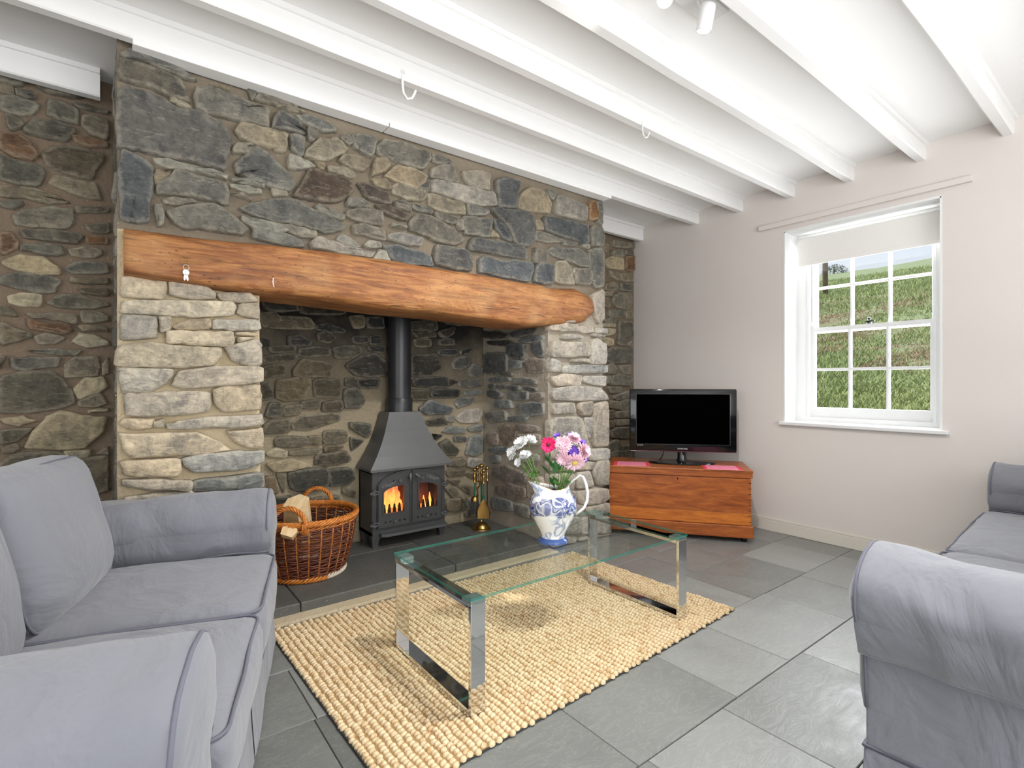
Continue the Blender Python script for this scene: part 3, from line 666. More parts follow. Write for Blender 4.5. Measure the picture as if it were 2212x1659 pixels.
B_ = '''l:0,195 150,215 225,240 210,250 100,235 0,205
b:15,240 130,285 200,340 250,440 200,430 100,400 0,385 -60,380 -35,310
g:150,270 290,280 420,330 490,385 485,415 400,410 340,395 250,350 190,320
g:260,375 330,395 340,430 310,490 258,480
t:0,425 50,430 75,460 65,580 -20,575 -40,500
g:105,440 150,435 235,465 215,625 165,610 120,560
t:240,580 300,520 350,475 440,480 480,460 560,530 590,570 550,610 480,630 400,665 320,650 235,620
t:560,600 640,610 730,640 770,695 765,720 720,750 640,730 560,690 520,665
g:530,450 590,440 630,480 625,520 580,520 540,500
g:640,435 730,430 830,460 840,500 820,600 800,630 740,600 680,560 650,530
l:95,615 150,615 240,665 330,715 250,730 90,730
t:310,670 400,690 385,740 350,720
t:420,710 560,710 640,765 660,800 600,805 560,790 430,750
d:260,735 340,740 400,775 540,790 620,860 645,920 600,960 520,1010 400,1010 260,990 125,965 200,870
g:-332,1072 -238,1030 -90,1000 45,986 170,1000 240,1060 380,1120 500,1180 578,1240 520,1260 400,1285 330,1255 200,1215 100,1195 -60,1177 -270,1103
g:-220,1240 -100,1260 100,1290 200,1350 215,1400 60,1390 -100,1350 -210,1320
t:830,645 930,645 955,680 940,720 900,755 790,800 810,720
g:850,520 900,480 1050,495 1200,555 1300,600 1305,640 1240,735 1180,720 1050,680 900,620 840,600
g:1315,605 1380,610 1470,650 1475,685 1360,685 1320,660
g:1300,730 1400,695 1490,690 1510,760 1540,850 1450,840 1300,800
t:940,750 1010,700 1150,725 1280,795 1250,850 1190,895 1100,870 900,790
t:790,820 850,815 925,815 960,880 960,910 850,890
d:680,850 750,860 900,920 945,945 965,1040 850,1010 750,980 720,920
t:975,880 1010,855 1150,890 1260,920 1270,950 1230,1010 1100,990 990,950
g:1195,895 1300,815 1300,870 1290,925
g:590,985 640,975 720,990 790,1060 700,1060 585,1050
g:585,1080 700,1065 840,1080 895,1110 890,1215 790,1200 640,1160 580,1130
d:835,1040 900,1035 1060,1085 1110,1115 1090,1175 1000,1150 900,1100
g:985,1020 1070,995 1130,1050 1140,1100 1080,1090 1000,1050
g:1140,1035 1250,1045 1320,1080 1310,1115 1230,1095 1150,1075
g:315,1060 350,1035 440,1070 570,1120 560,1165 460,1155 340,1105
g:630,1210 720,1200 900,1250 930,1340 800,1315 650,1280
G:935,1300 1020,1275 1150,1300 1230,1325 1220,1385 1100,1380 940,1345
g:1120,1180 1180,1110 1330,1150 1450,1220 1540,1290 1590,1350 1480,1385 1380,1360 1250,1300 1120,1250
G:500,1340 545,1285 620,1330 700,1390 660,1405
l:-50,1190 100,1210 240,1245 330,1270 320,1320 200,1310 100,1270
G:280,1350 330,1310 450,1350 620,1400 830,1440 790,1490 640,1470 480,1445 285,1410
l:735,1380 790,1340 870,1360 880,1400 800,1410
b:890,1380 1000,1375 1200,1430 1300,1470 1325,1560 1200,1550 1010,1540 960,1500 930,1440
l:970,1200 1080,1225 1090,1245 990,1225
l:870,1425 920,1440 955,1545 800,1510'''
C_ = '''G:-40,460 200,510 400,545 610,600 625,735 500,735 300,690 150,650 -40,595
t:-76,600 0,620 150,670 290,700 310,800 295,825 150,800 0,770 -70,730
G:270,385 380,370 480,385 550,430 545,500 550,575 430,555 350,530 290,450
b:615,470 700,445 860,480 855,560 830,650 825,770 640,740 630,600
t:840,700 880,600 970,550 1050,560 1130,620 1180,720 1160,815 1050,800 900,780 845,750
l:1145,565 1225,590 1215,670 1180,660
G:1230,630 1330,640 1450,700 1540,745 1545,890 1450,870 1300,840 1215,800
r:1570,690 1630,680 1660,800 1660,880 1570,870
g:1645,690 1700,690 1715,800 1700,930 1640,890 1670,850
g:320,700 420,730 540,770 550,800 510,830 330,830
g:280,840 420,850 580,855 565,960 550,1060 400,1030 300,1030
g:-10,800 110,820 250,870 190,920 50,880 0,840
l:210,890 265,885 280,990 230,980
b:550,755 700,770 900,790 970,830 1005,900 1000,1000 1010,1110 960,1150 840,1130 800,1090 740,950 640,860
b:585,860 640,880 720,960 790,1100 700,1070 620,960
t:570,980 650,1060 560,1050
b:370,1065 480,1070 700,1110 900,1150 930,1190 930,1280 700,1250 500,1210 340,1190 335,1140
b:0,1130 150,1155 300,1180 360,1220 380,1330 360,1410 200,1380 0,1340 -20,1250
b:440,1290 500,1245 650,1300 800,1290 990,1310 1000,1400 960,1510 800,1490 600,1440 450,1420
b:1040,1320 1200,1330 1210,1420 1200,1530 1100,1530 1010,1510
t:1230,1310 1330,1295 1380,1350 1430,1530 1300,1530 1225,1510
g:1440,1380 1570,1370 1590,1450 1580,1540 1440,1535 1415,1430
g:1145,1190 1200,1145 1350,1170 1480,1175 1540,1250 1565,1360 1450,1340 1330,1290 1230,1250
g:1010,1165 1110,1180 1140,1240 1130,1320 1005,1320
b:1105,840 1250,860 1420,890 1560,930 1570,1000 1570,1100 1540,1150 1470,1090 1300,1050 1110,980
g:1025,985 1150,1020 1290,1070 1300,1110 1150,1110 1020,1090
t:1015,880 1060,880 1095,930 1095,985 1020,970
g:1315,1085 1450,1110 1440,1145 1315,1130
g:1590,940 1700,960 1720,1050 1710,1145 1590,1140
g:1570,1180 1700,1170 1730,1220 1725,1560 1640,1570 1590,1500 1570,1350
l:1400,1380 1440,1365 1445,1400 1410,1420
l:1500,1130 1560,1140 1560,1170 1500,1160'''
trace(A_, 240, 80, 3.77, breast, FY, chim, None, clipb)
trace(B_, 600, 180, 3.95, breast, FY, chim, None, clipb)
trace(C_, 940, 290, 4.739, breast, FY, chim, None, clipb)
D_ = '''c:75,60 150,65 300,85 400,95 385,220 200,210 75,195
C:420,85 560,90 700,140 740,180 740,220 600,225 420,195
c:840,120 1015,135 1020,170 840,160
C:750,190 830,175 1010,185 1045,240 950,245 800,230
c:70,230 250,230 500,225 860,240 890,280 870,340 600,355 400,335 75,325
C:905,265 950,250 1055,250 1060,360 950,345 900,310
G:75,335 320,345 325,420 320,500 75,505 60,420
C:340,345 430,345 430,440 345,460
c:440,420 550,370 710,365 710,430 500,440
C:720,370 1060,370 1065,440 880,445 720,430
c:390,445 620,450 860,455 880,500 860,565 600,550 400,535
c:900,455 1040,460 1040,485 900,475
c:905,490 1015,500 900,530
C:810,570 900,545 1050,500 1075,560 1075,690 1000,700 860,650
c:55,545 300,535 600,560 790,570 780,630 730,695 500,710 250,710 30,700 40,600
C:40,720 90,715 440,720 445,760 380,830 300,880 90,890 60,800
C:490,730 700,705 1080,705 1080,820 800,840 500,860 430,830
C:95,895 300,890 500,885 700,885 710,960 700,1030 400,1050 100,1055
c:725,880 780,845 1060,830 1075,920 1070,1010 800,1025 740,970
c:90,1075 300,1070 300,1140 130,1155 60,1110
c:310,1095 380,1080 380,1130 310,1130
C:380,1120 500,1085 700,1060 1075,1040 1085,1120 900,1140 500,1150 400,1145
c:50,1180 110,1180 600,1175 760,1230 860,1300 600,1330 400,1340 150,1360 80,1290
c:820,1170 980,1155 1080,1135 1080,1290 950,1270 880,1230
c:60,1370 500,1360 500,1430 480,1490 250,1490 100,1480
G:505,1360 700,1320 900,1310 1085,1300 1085,1380 1030,1420 850,1450 600,1460 520,1400
C:80,1510 350,1500 580,1525 580,1590 300,1590 80,1560
S:590,1520 1090,1460 1095,1590 590,1600'''
clipl = lambda p: Vector((min(max(p.x, -.02), .565), p.y, p.z))
trace(D_, 240, 580, 3.318, breast, FY, pierl, lambda: rs.uniform(.022, .045), clipl)
E_ = '''k:-20,60 160,90 220,110 180,160 0,150
k:250,110 600,210 640,260 540,260 300,190
K:0,160 100,170 105,235 0,215
k:130,190 240,210 290,270 200,260 140,240
K:0,235 150,250 270,290 310,320 240,390 150,400 0,350
K:375,280 450,275 600,350 615,400 600,465 450,430 365,395
k:560,300 650,300 850,370 850,385 720,360 600,330
K:640,410 700,395 880,440 870,560 820,580 680,530 640,470
k:40,390 120,405 200,460 100,515 60,470
k:185,510 260,430 450,450 590,500 590,530 510,600 350,570 220,540
n:0,525 130,530 230,600 310,710 270,745 130,725 0,660
n:560,550 700,570 880,620 870,650 720,640 580,600
k:330,680 420,640 560,635 700,670 810,700 800,760 740,840 720,890 600,870 430,820 360,780
k:0,700 150,750 290,780 350,825 330,930 290,950 150,930 0,900
K:380,930 420,850 560,890 750,930 790,1050 700,1050 520,990
K:0,950 100,945 300,970 450,1030 550,1080 400,1085 200,1040 0,1030
k:0,1070 170,1070 190,1100 100,1120 0,1100
K:90,1180 200,1130 400,1105 570,1130 560,1230 520,1275 350,1270 130,1250
k:580,1100 860,1110 860,1150 600,1160
k:650,1240 850,1230 850,1310 700,1300
k:160,1290 400,1290 650,1330 620,1390 400,1380 180,1350
n:670,1335 860,1350 860,1395 680,1390
n:0,1300 100,1305 140,1370 130,1440 0,1475
K:160,1410 300,1390 470,1410 510,1480 420,1490 250,1460 165,1450
K:530,1440 650,1415 790,1440 800,1480 720,1505 560,1490
w:10,1540 150,1475 350,1500 470,1590 470,1635 300,1630 100,1600
K:510,1590 580,1530 750,1535 870,1560 870,1620 700,1630 560,1625'''
F_ = '''k:0,50 150,30 350,45 435,90 380,175 250,170 0,110
K:500,60 640,70 800,75 800,115 620,110 500,95
k:560,140 780,150 780,195 600,180
w:60,190 150,180 305,185 290,270 150,270 60,240
K:330,250 440,180 600,200 750,240 800,270 650,290 450,285
k:0,280 60,275 125,340 0,335
K:190,325 350,315 550,330 550,400 400,370 250,355
K:580,305 700,305 795,335 790,380 590,385
n:190,365 320,390 500,405 520,440 480,470 350,455 200,430
K:245,490 320,465 470,490 400,540 280,545
K:0,380 100,420 220,460 220,490 150,515 0,550
K:560,410 700,405 810,430 800,455 600,450
w:520,520 560,465 680,475 800,520 780,545 600,565
K:180,590 350,575 600,590 530,625 330,615
k:70,645 250,635 430,640 425,700 200,730 95,725
K:455,700 520,640 700,625 715,700 690,770 580,775 470,785
K:740,680 780,640 810,680 800,750 740,765
k:0,630 45,630 0,730
k:0,770 200,735 380,740 450,790 520,880 540,960 450,1000 200,1030 0,1045
w:535,860 600,790 740,770 790,850 700,890 570,940
K:570,950 720,890 790,970 700,990 560,990
w:0,1070 150,1060 270,1090 150,1120 50,1120
k:0,1160 150,1140 245,1140 130,1245 0,1255
w:330,1070 420,1020 600,1050 790,1060 730,1180 600,1290 400,1290 170,1280 230,1180
K:20,1280 120,1255 145,1290 100,1315 30,1320
w:465,1310 640,1295 640,1350 490,1365
K:690,1325 800,1280 840,1310 800,1330
k:510,1370 620,1350 840,1330 850,1450 840,1590 640,1625 560,1570 505,1480
k:0,1400 100,1320 450,1310 490,1440 460,1580 300,1600 0,1600
w:640,1010 820,1000 800,1020 640,1035'''
backf = lambda u, v: onY(u, v, 3.32)
clipk = lambda p: Vector((min(p.x, -.03), p.y, p.z))
trace(E_, 0, 140, 3.607, backf, FY, wback, None, clipk)
trace(F_, 0, 580, 3.318, backf, FY, wback, None, clipk)
G_ = '''F:0,140 120,130 170,180 150,230 20,250
F:180,160 400,180 450,240 440,265 60,255 100,235
s:460,240 540,225 690,270 690,295 560,290 460,270
s:235,330 330,320 420,370 400,400 240,400
f:480,300 550,290 610,340 560,380 480,360
f:80,410 290,410 290,450 90,455
f:325,430 450,415 580,420 580,480 400,490 325,490
f:590,420 700,400 820,410 830,470 760,500 620,500
f:30,490 300,465 300,520 40,540
f:40,570 200,560 210,640 50,660
F:280,600 350,520 500,530 600,560 570,660 280,650
s:700,560 850,480 950,470 1040,540 1040,650 900,650 770,640
s:750,330 880,335 880,380 760,375
s:900,330 980,325 980,385 900,385
s:880,410 1010,410 1020,460 900,450
F:140,720 160,680 400,650 410,720 340,840 200,850 140,830
f:20,700 70,700 120,830 20,840
f:450,680 640,675 670,730 640,820 450,820
f:690,760 800,750 850,850 820,900 690,900
f:700,670 770,665 775,730 710,725
s:800,680 970,670 960,745 810,740
f:50,970 90,870 170,880 185,970 100,985
F:200,900 340,880 320,960 200,970
F:350,860 490,850 490,900 350,915
f:515,865 660,850 680,900 660,930 520,930
F:270,1030 360,980 560,950 660,960 650,1010 550,1040 400,1080 280,1085
F:40,1050 80,1020 245,1000 240,1100 100,1110 35,1110
f:740,1030 900,1040 900,1120 860,1140 740,1070
F:525,1100 700,1100 710,1180 520,1205
F:130,1170 180,1140 380,1150 390,1200 330,1225 140,1220
F:400,1150 500,1140 500,1200 400,1200
f:740,1150 850,1180 750,1250
F:530,1220 680,1225 640,1250 530,1265
w:60,1270 150,1240 230,1270 210,1310 80,1300
F:240,1260 500,1240 440,1290 250,1290
f:460,1300 700,1260 740,1330 700,1350 560,1380 460,1370
w:60,1360 250,1330 430,1380 300,1410 120,1430
f:240,1430 400,1410 560,1400 555,1540 400,1590 250,1560
f:570,1410 740,1400 770,1470 720,1530 570,1540
F:40,1470 120,1470 150,1600 40,1610
F:140,1440 220,1450 200,1600
F:680,1560 780,1590 770,1640 680,1600
s:20,350 80,350 80,410 20,410
F:740,170 850,160 850,240 780,260
s:870,170 1000,170 1010,260 880,250
s:20,40 300,60 310,120 60,115
s:330,70 700,90 690,150 350,140
f:60,1650 300,1620 420,1650 400,1760 60,1770
F:440,1650 640,1620 660,1740 440,1760
f:70,1790 330,1780 330,1900 70,1900
F:350,1780 600,1770 600,1880 350,1890'''
H_ = '''f:45,120 250,120 260,190 50,190
f:60,200 240,200 240,240 100,245
f:80,255 210,255 210,310 90,310
s:60,380 250,375 280,480 200,540 60,540
s:270,340 410,335 415,380 280,375
s:430,345 540,320 500,360 440,375
b:380,440 430,390 500,390 500,450 440,485 390,480
b:490,500 530,440 600,480 590,530 520,545
s:70,560 330,540 330,620 90,620
b:420,580 590,560 590,620 430,620
s:340,570 410,580 350,615
s:210,640 430,640 425,695 220,700
S:465,660 600,645 595,680 480,685
f:50,650 180,640 180,720 60,720
S:400,740 450,700 540,710 530,740 420,775
b:120,790 200,720 380,780 360,820 200,830
v:400,860 470,800 590,790 615,830 570,890 440,890
s:170,880 300,850 340,910 200,910
S:315,845 380,845 375,890 330,880
S:300,970 360,920 480,940 470,970
S:500,930 620,905 630,950 510,960
b:390,1000 475,1005 475,1035 400,1030
f:275,1050 340,1020 420,1100 400,1140 300,1130
S:480,1130 510,1010 620,980 610,1120 540,1145
s:230,980 290,990 250,1015
F:350,1180 470,1160 480,1220 350,1225
v:500,1160 600,1170 560,1240 480,1220
F:340,1260 480,1250 460,1290 340,1300
F:460,1280 570,1270 560,1330
F:330,1400 390,1380 420,1440 380,1460
S:480,1490 560,1480 560,1530 490,1530
F:340,1330 430,1330 400,1370
F:420,1370 560,1380 520,1440
s:270,200 390,170 380,220 300,240
s:280,260 380,255 400,300 280,300
F:330,1480 460,1470 460,1560 340,1560
F:480,1550 600,1545 600,1600 480,1610
s:40,30 300,40 300,100 50,100
s:320,60 520,60 500,150 330,140'''
fback = lambda u, v: onY(u, v, 3.502)
GROW = .010
clipf = lambda p: Vector((min(max(p.x, .55), 2.375), p.y, min(max(p.z, .03), 2.0)))
trace(G_, 560, 640, 3.77, fback, FY, fire, None, clipf)
trace(H_, 870, 660, 3.53, fback, FY, fire, None, clipf)
GROW = .013
I_ = '''s:50,230 200,225 240,240 200,265 60,260
b:25,340 60,320 200,330 200,400 190,470 30,470
b:195,260 320,250 325,330 300,370 230,350 195,330
b:210,175 350,135 430,130 400,170 250,205
s:0,160 100,160 220,180 180,210 0,210
S:285,225 400,190 530,180 480,220 330,245
b:380,250 450,235 510,250 510,340 430,345 380,300
S:200,380 305,375 300,430 210,435
p:315,390 400,360 505,365 505,460 350,465
b:155,460 235,465 230,490 150,485
S:50,510 210,500 215,530 70,535
S:240,510 400,520 410,550 240,545
b:45,600 120,595 160,620 155,650 50,645
S:205,610 355,605 350,665 210,660
p:365,625 460,620 490,660 370,670
S:105,680 220,675 230,730 110,725
S:260,700 400,690 520,700 520,780 300,780
S:50,760 180,750 190,820 80,840 40,800
S:180,800 360,780 330,830 190,835
p:130,880 200,865 260,880 260,960 200,1020 130,990
p:50,920 120,920 120,1000 55,990
p:265,855 420,870 430,900 280,900
S:60,1030 200,1020 200,1060 80,1065
S:65,1090 140,1090 140,1130 70,1135
p:100,1170 200,1160 340,1230 330,1290 200,1290 100,1230
p:110,1310 200,1290 330,1330 330,1400 250,1420 120,1370
S:80,1400 230,1430 240,1500 90,1480
S:245,1440 360,1470 360,1550 260,1520
b:60,560 100,555 100,580 60,580
b:115,565 190,565 190,580 120,580
b:205,565 290,570 290,600 210,590
b:320,575 410,580 410,600 330,595
v:270,920 430,930 430,1000 280,990
v:240,1070 420,1080 420,1130 260,1130
v:350,1250 480,1260 480,1400 350,1390
v:380,1440 500,1450 500,1560 380,1560'''
sidef = lambda u, v: onX(u, v, 2.392)
GROW = .013
clips = lambda p: Vector((p.x, min(max(p.y, 2.76), 3.49), max(p.z, .07)))
trace(I_, 1040, 670, 3.455, sidef, (-1, 0, 0), pierr, lambda: rs.uniform(.006, .02), clips)
J_ = '''v:450,80 520,55 570,80 560,95 450,100
v:460,110 600,95 700,105 715,160 600,155 490,150
v:600,70 680,80 680,95 600,95
v:720,125 820,125 830,165 740,170
v:835,135 920,135 925,175 840,170
v:820,175 910,185 900,205 830,195
G:600,180 740,190 750,210 600,215
G:515,235 650,240 790,240 800,340 650,350 515,350
v:810,225 850,210 920,260 920,405 800,400 810,300
G:590,430 620,410 920,410 920,470 600,470
v:510,365 570,375 580,460 510,460
v:660,365 780,365 790,390 680,390
v:755,490 920,490 920,570 760,540
v:500,500 620,475 740,490 730,560 540,565
v:520,580 700,565 860,575 920,640 930,665 700,680 530,670
v:520,700 680,690 700,760 540,780
v:715,690 820,680 800,780 740,780 715,740
v:820,700 930,675 940,850 940,1010 830,1015 830,850
G:480,830 560,800 740,800 780,950 800,1020 700,1010 460,1000
v:755,800 820,800 820,900 790,960
v:800,1040 940,1030 940,1110 800,1120
v:700,1140 840,1130 810,1190 690,1195
v:700,1215 800,1200 830,1310 710,1330
v:860,1120 940,1115 940,1300 860,1300 820,1220
v:700,1350 840,1330 940,1330 950,1400 900,1440 720,1450
v:770,1470 950,1435 950,1510 800,1530
v:520,1540 720,1540 720,1660 520,1660
v:740,1550 950,1540 950,1660 740,1670
v:480,1030 780,1030 780,1110 480,1110
v:500,1130 680,1120 680,1200 500,1200
v:510,1220 680,1215 680,1340 510,1330
v:510,1350 690,1350 690,1440 510,1440
v:510,1460 750,1450 750,1520 510,1520
v:520,1690 700,1690 700,1790 520,1790
v:720,1700 950,1690 950,1760 720,1790'''
GROW = .006
J_ += '\nv:815,-110 905,-160 912,60 870,100 845,40'
clipr = lambda p: Vector((min(max(p.x, 2.395), 3.0), p.y, max(p.z, .01)))
trace(J_, 1040, 670, 3.455, breast, FY, pierr, lambda: rs.uniform(.02, .04), clipr)
K_ = '''K:140,60 290,85 290,125 140,110
K:75,80 115,100 105,145 75,140
K:130,135 210,130 225,185 140,180
k:230,130 290,135 290,165 235,165
w:90,205 130,180 220,190 225,270 130,265 85,240
n:235,185 295,170 295,285 245,280
K:110,280 190,300 190,360 130,330
K:200,300 285,300 285,365 200,350
K:80,380 140,360 175,390 150,430 80,415
K:190,370 280,380 275,430 195,425
K:60,430 140,430 130,465 60,460
K:140,460 200,435 270,455 280,520 240,560 170,545 130,510
K:60,470 130,490 110,550 60,520
K:110,560 220,565 220,610 120,620 105,590
K:235,575 285,570 280,625 235,620
K:85,625 170,620 150,655 85,650
w:35,660 155,660 150,685 40,685
k:185,640 285,650 290,740 230,820 170,810 185,720
w:95,695 155,700 150,735 95,750
w:70,760 140,770 145,815 95,820
K:250,810 285,765 285,820
k:100,850 130,830 270,835 280,940 120,945 95,920
K:95,960 140,945 175,990 150,1020 95,1015
K:180,960 270,955 270,1020 220,1020
k:140,1030 200,1020 275,1050 270,1105 130,1100
K:95,1040 120,1035 120,1095 95,1090
K:105,1110 200,1115 205,1150 120,1160
K:140,1180 270,1140 270,1190 170,1210
K:120,1210 185,1220 180,1270 120,1265
K:190,1230 240,1195 270,1220 270,1285 195,1280
k:110,1280 150,1280 150,1340 110,1340
K:160,1300 180,1290 270,1290 270,1335 165,1335
K:165,1345 270,1345 270,1385 165,1390
k:110,1355 150,1360 150,1405 110,1400
k:130,1430 180,1400 270,1400 270,1480 130,1480
k:110,1520 180,1490 195,1560 150,1600 110,1610
k:200,1540 270,1530 270,1605 220,1600'''
clipq = lambda p: Vector((max(min(p.x, XW-.01), 2.98), p.y, p.z))
trace(K_, 1280, 500, 3.318, backf, FY, wback, None, clipq)
# courses where the photograph shows nothing or next to nothing of the masonry
def courses(x0, x1, z0, z1, fn, normal, parent, tones, hs=(.07, .14), ws=(.12, .3), prot=None):
    z = z0
    while z < z1-.03:
        h = min(rs.uniform(*hs), z1-z)
        x = x0-rs.uniform(0, .05); x = x0
        while x < x1-.03:
            w = min(rs.uniform(*ws), x1-x)
            if x1-x-w < .05: w = x1-x
            g_ = .009; P = [(x+g_, z+g_), (x+w*.5, z+g_+rs.uniform(-.004, .006)), (x+w-g_, z+g_), (x+w-g_, z+h-g_), (x+w*.45, z+h-g_+rs.uniform(-.006, .004)), (x+g_, z+h-g_)]
            stone([fn(a+rs.uniform(-.006, .006), b+rs.uniform(-.006, .006)) for a, b in P], normal, parent, rs.choice(tones), prot)
            x += w
        z += h
courses(-2.58, -1.22, 0, 2.62, lambda a, b: Vector((a, 3.32, b)), FY, wback, 'kKKw', (.09, .2), (.2, .45))
courses(-1.2, -.04, 0.02, .42, lambda a, b: Vector((a, 3.32, b)), FY, wback, 'kK', (.1, .18), (.2, .4))
courses(3.02, XW-.02, .02, .52, lambda a, b: Vector((a, 3.32, b)), FY, wback, 'kK', (.1, .15), (.14, .3))
courses(.02, .56, .02, .70, lambda a, b: Vector((a, 2.692, b)), FY, pierl, 'cCG', (.08, .14), (.16, .32))
courses(2.76, 3.34, 0, 2.64, lambda a, b: Vector((.012, a, b)), (-1, 0, 0), chim, 'Gg', (.07, .16), (.2, .45), .014)
courses(2.76, 3.34, 0, 2.64, lambda a, b: Vector((2.95, a, b)), (1, 0, 0), chim, 'vG', (.1, .2), (.2, .45), .014)
courses(2.76, 3.5, HZ, 1.84, lambda a, b: Vector((.548, a, b)), (1, 0, 0), pierl, 'CGF', (.08, .14), (.16, .32), .014)
# mortared foot of the hearth
struct(MB().box(.56, 2.4, 2.60, 2.70, -.01, .012, bev=.01).build('trim_2', 'mortar_light'), 'sandy mortar fillet along the foot of the hearth')
# hearth: slate slabs on the raised base
hb = struct(MB().box(.565, 2.385, 2.70, 3.5, 0, .03).build('hearth', 'mortar'), 'raised slate hearth inside the fireplace')
for (xa, xb, ya, yb) in [(.556, .730, 2.684, 3.22), (.734, 1.63, 2.684, 3.22), (1.634, 2.378, 2.684, 3.06), (.556, .90, 3.224, 3.49), (.904, 1.63, 3.224, 3.49), (1.634, 2.02, 3.064, 3.49), (2.024, 2.378, 3.064, 3.49)]:
    o = MB().box(-(xb-xa)/2, (xb-xa)/2, -(yb-ya)/2, (yb-ya)/2, .004, HZ, bev=.006).build('slab', 'hearth', hb, loc=((xa+xb)/2, (ya+yb)/2, 0))

# ------------------------------------------------------------------ oak mantel beam
def mantel():
    top = [(.027, 1.793), (.3, 1.797), (.514, 1.809), (.8, 1.822), (1.2, 1.828), (1.7, 1.826), (2.1, 1.822), (2.24, 1.821), (2.4, 1.818), (2.52, 1.832), (2.64, 1.842), (2.72, 1.83), (2.79, 1.79), (2.825, 1.745)]
    bot = [(.027, 1.600), (.3, 1.585), (.514, 1.577), (.8, 1.572), (1.17, 1.56), (1.5, 1.558), (1.8, 1.545), (2.0, 1.532), (2.15, 1.528), (2.3, 1.545), (2.45, 1.556), (2.6, 1.575), (2.72, 1.60), (2.80, 1.66), (2.825, 1.70)]
    def ip(L, x):
        for (a, b), (c, d) in zip(L, L[1:]):
            if x <= c: return b+(d-b)*(x-a)/(c-a)
        return L[-1][1]
    n = 110; k = 26; vs = []; fs = []
    for i in range(n+1):
        x = .027+(2.823-.027)*i/n; zt, zb = ip(top, x), ip(bot, x); zc, hz = (zt+zb)/2, (zt-zb)/2
        endf = 1.0 if x < 2.6 else math.sqrt(max(.03, 1-((x-2.6)/.235)**2))
        yf = 2.612-.012*math.sin(x*2.1)+(.0 if x < 2.6 else (1-endf)*.10); yb = 2.98
        yc, hy = (yf+yb)/2, (yb-yf)/2
        for j in range(k):
            a = 2*PI*j/k; ca, sa = math.cos(a), math.sin(a); e_ = .28 if x < 2.3 else .28+.25*min(1, (x-2.3)/.4)
            y = yc+hy*math.copysign(abs(ca)**e_, ca); z = zc+hz*math.copysign(abs(sa)**e_, sa)
            if sa < 0 and ca < 0 and .5 < x < 1.6: z += .022*(1-abs(sa))   # worn lower arris
            p = Vector((x, y, z)); g = noise.noise(Vector((x*1.8, y*6, z*6)))*.010+noise.noise(Vector((x*5, y*22, z*22)))*.005
            if x > 2.3: g += noise.noise(Vector((x*9, y*9, z*9)))*.014
            p.y -= g; p.z += g*.6*(1 if sa > 0 else -1)
            vs.append(p-Vector((1.4, 2.8, 1.6)))
    for i in range(n):
        for j in range(k): fs.append((i*k+j, i*k+(j+1) % k, (i+1)*k+(j+1) % k, (i+1)*k+j))
    fs += [tuple(reversed(range(k))), tuple(n*k+j for j in range(k))]
    m = MB(); m.add(vs, fs); o = m.build('mantel_beam', 'oak', None, 'all', loc=(1.4, 2.8, 1.6))
    return tag(o, 'rough oak lintel beam with worm holes across the stone fireplace', 'beam')
mant = mantel()
# scratch marks cut along the lower edge and an iron nail
m = MB()
for i in range(16):
    x = .95+i*.052+rs.uniform(-.01, .01); z = 1.60+rs.uniform(-.004, .02)-.01*i/16; m.tube([(x-1.4, 2.594-2.8, z+.03-1.6), (x+.03-1.4, 2.594-2.8, z-.012-1.6)], .0012, 4)
# (kept shallow: they read as dark scratches)
m.build('scratches', 'bark', mant)
# ------------------------------------------------------------------ stove
st = empty('wood_stove', (1.62, 3.275, HZ), 0, 'black cast iron wood burning stove with canopy hood and lit fire', 'stove')
m = MB()   # body shell with open front
a, b, zb, zt, dp = -.275, .278, .075, .516, .225
m.box(a, a+.02, 0.0, dp, zb, zt, bev=.004); m.box(b-.02, b, 0, dp, zb, zt, bev=.004); m.box(a, b, dp-.02, dp, zb, zt); m.box(a, b, 0, dp, zb, zb+.03, bev=.004); m.box(a, b, 0, dp, zt-.03, zt, bev=.004)
m.build('body', 'iron', st)
m = MB()   # front plate around the doors: closes the corners above the arch
arch = lambda x: .372+(.492-.372)*math.sqrt(max(0, 1-(x/.245)**2))
oc = [(-.27, .08), (.273, .08), (.273, .51)]+[(.273-.543*i/16, .512) for i in range(1, 16)]+[(-.27, .51)]
ic = [(-.235, .135), (.235, .135), (.235, arch(.235))]+[(.235-.47*i/16, arch(.235-.47*i/16)) for i in range(1, 16)]+[(-.235, arch(-.235))]
m.ring(oc, ic, -.004, .006); m.build('front_plate', 'iron', st)
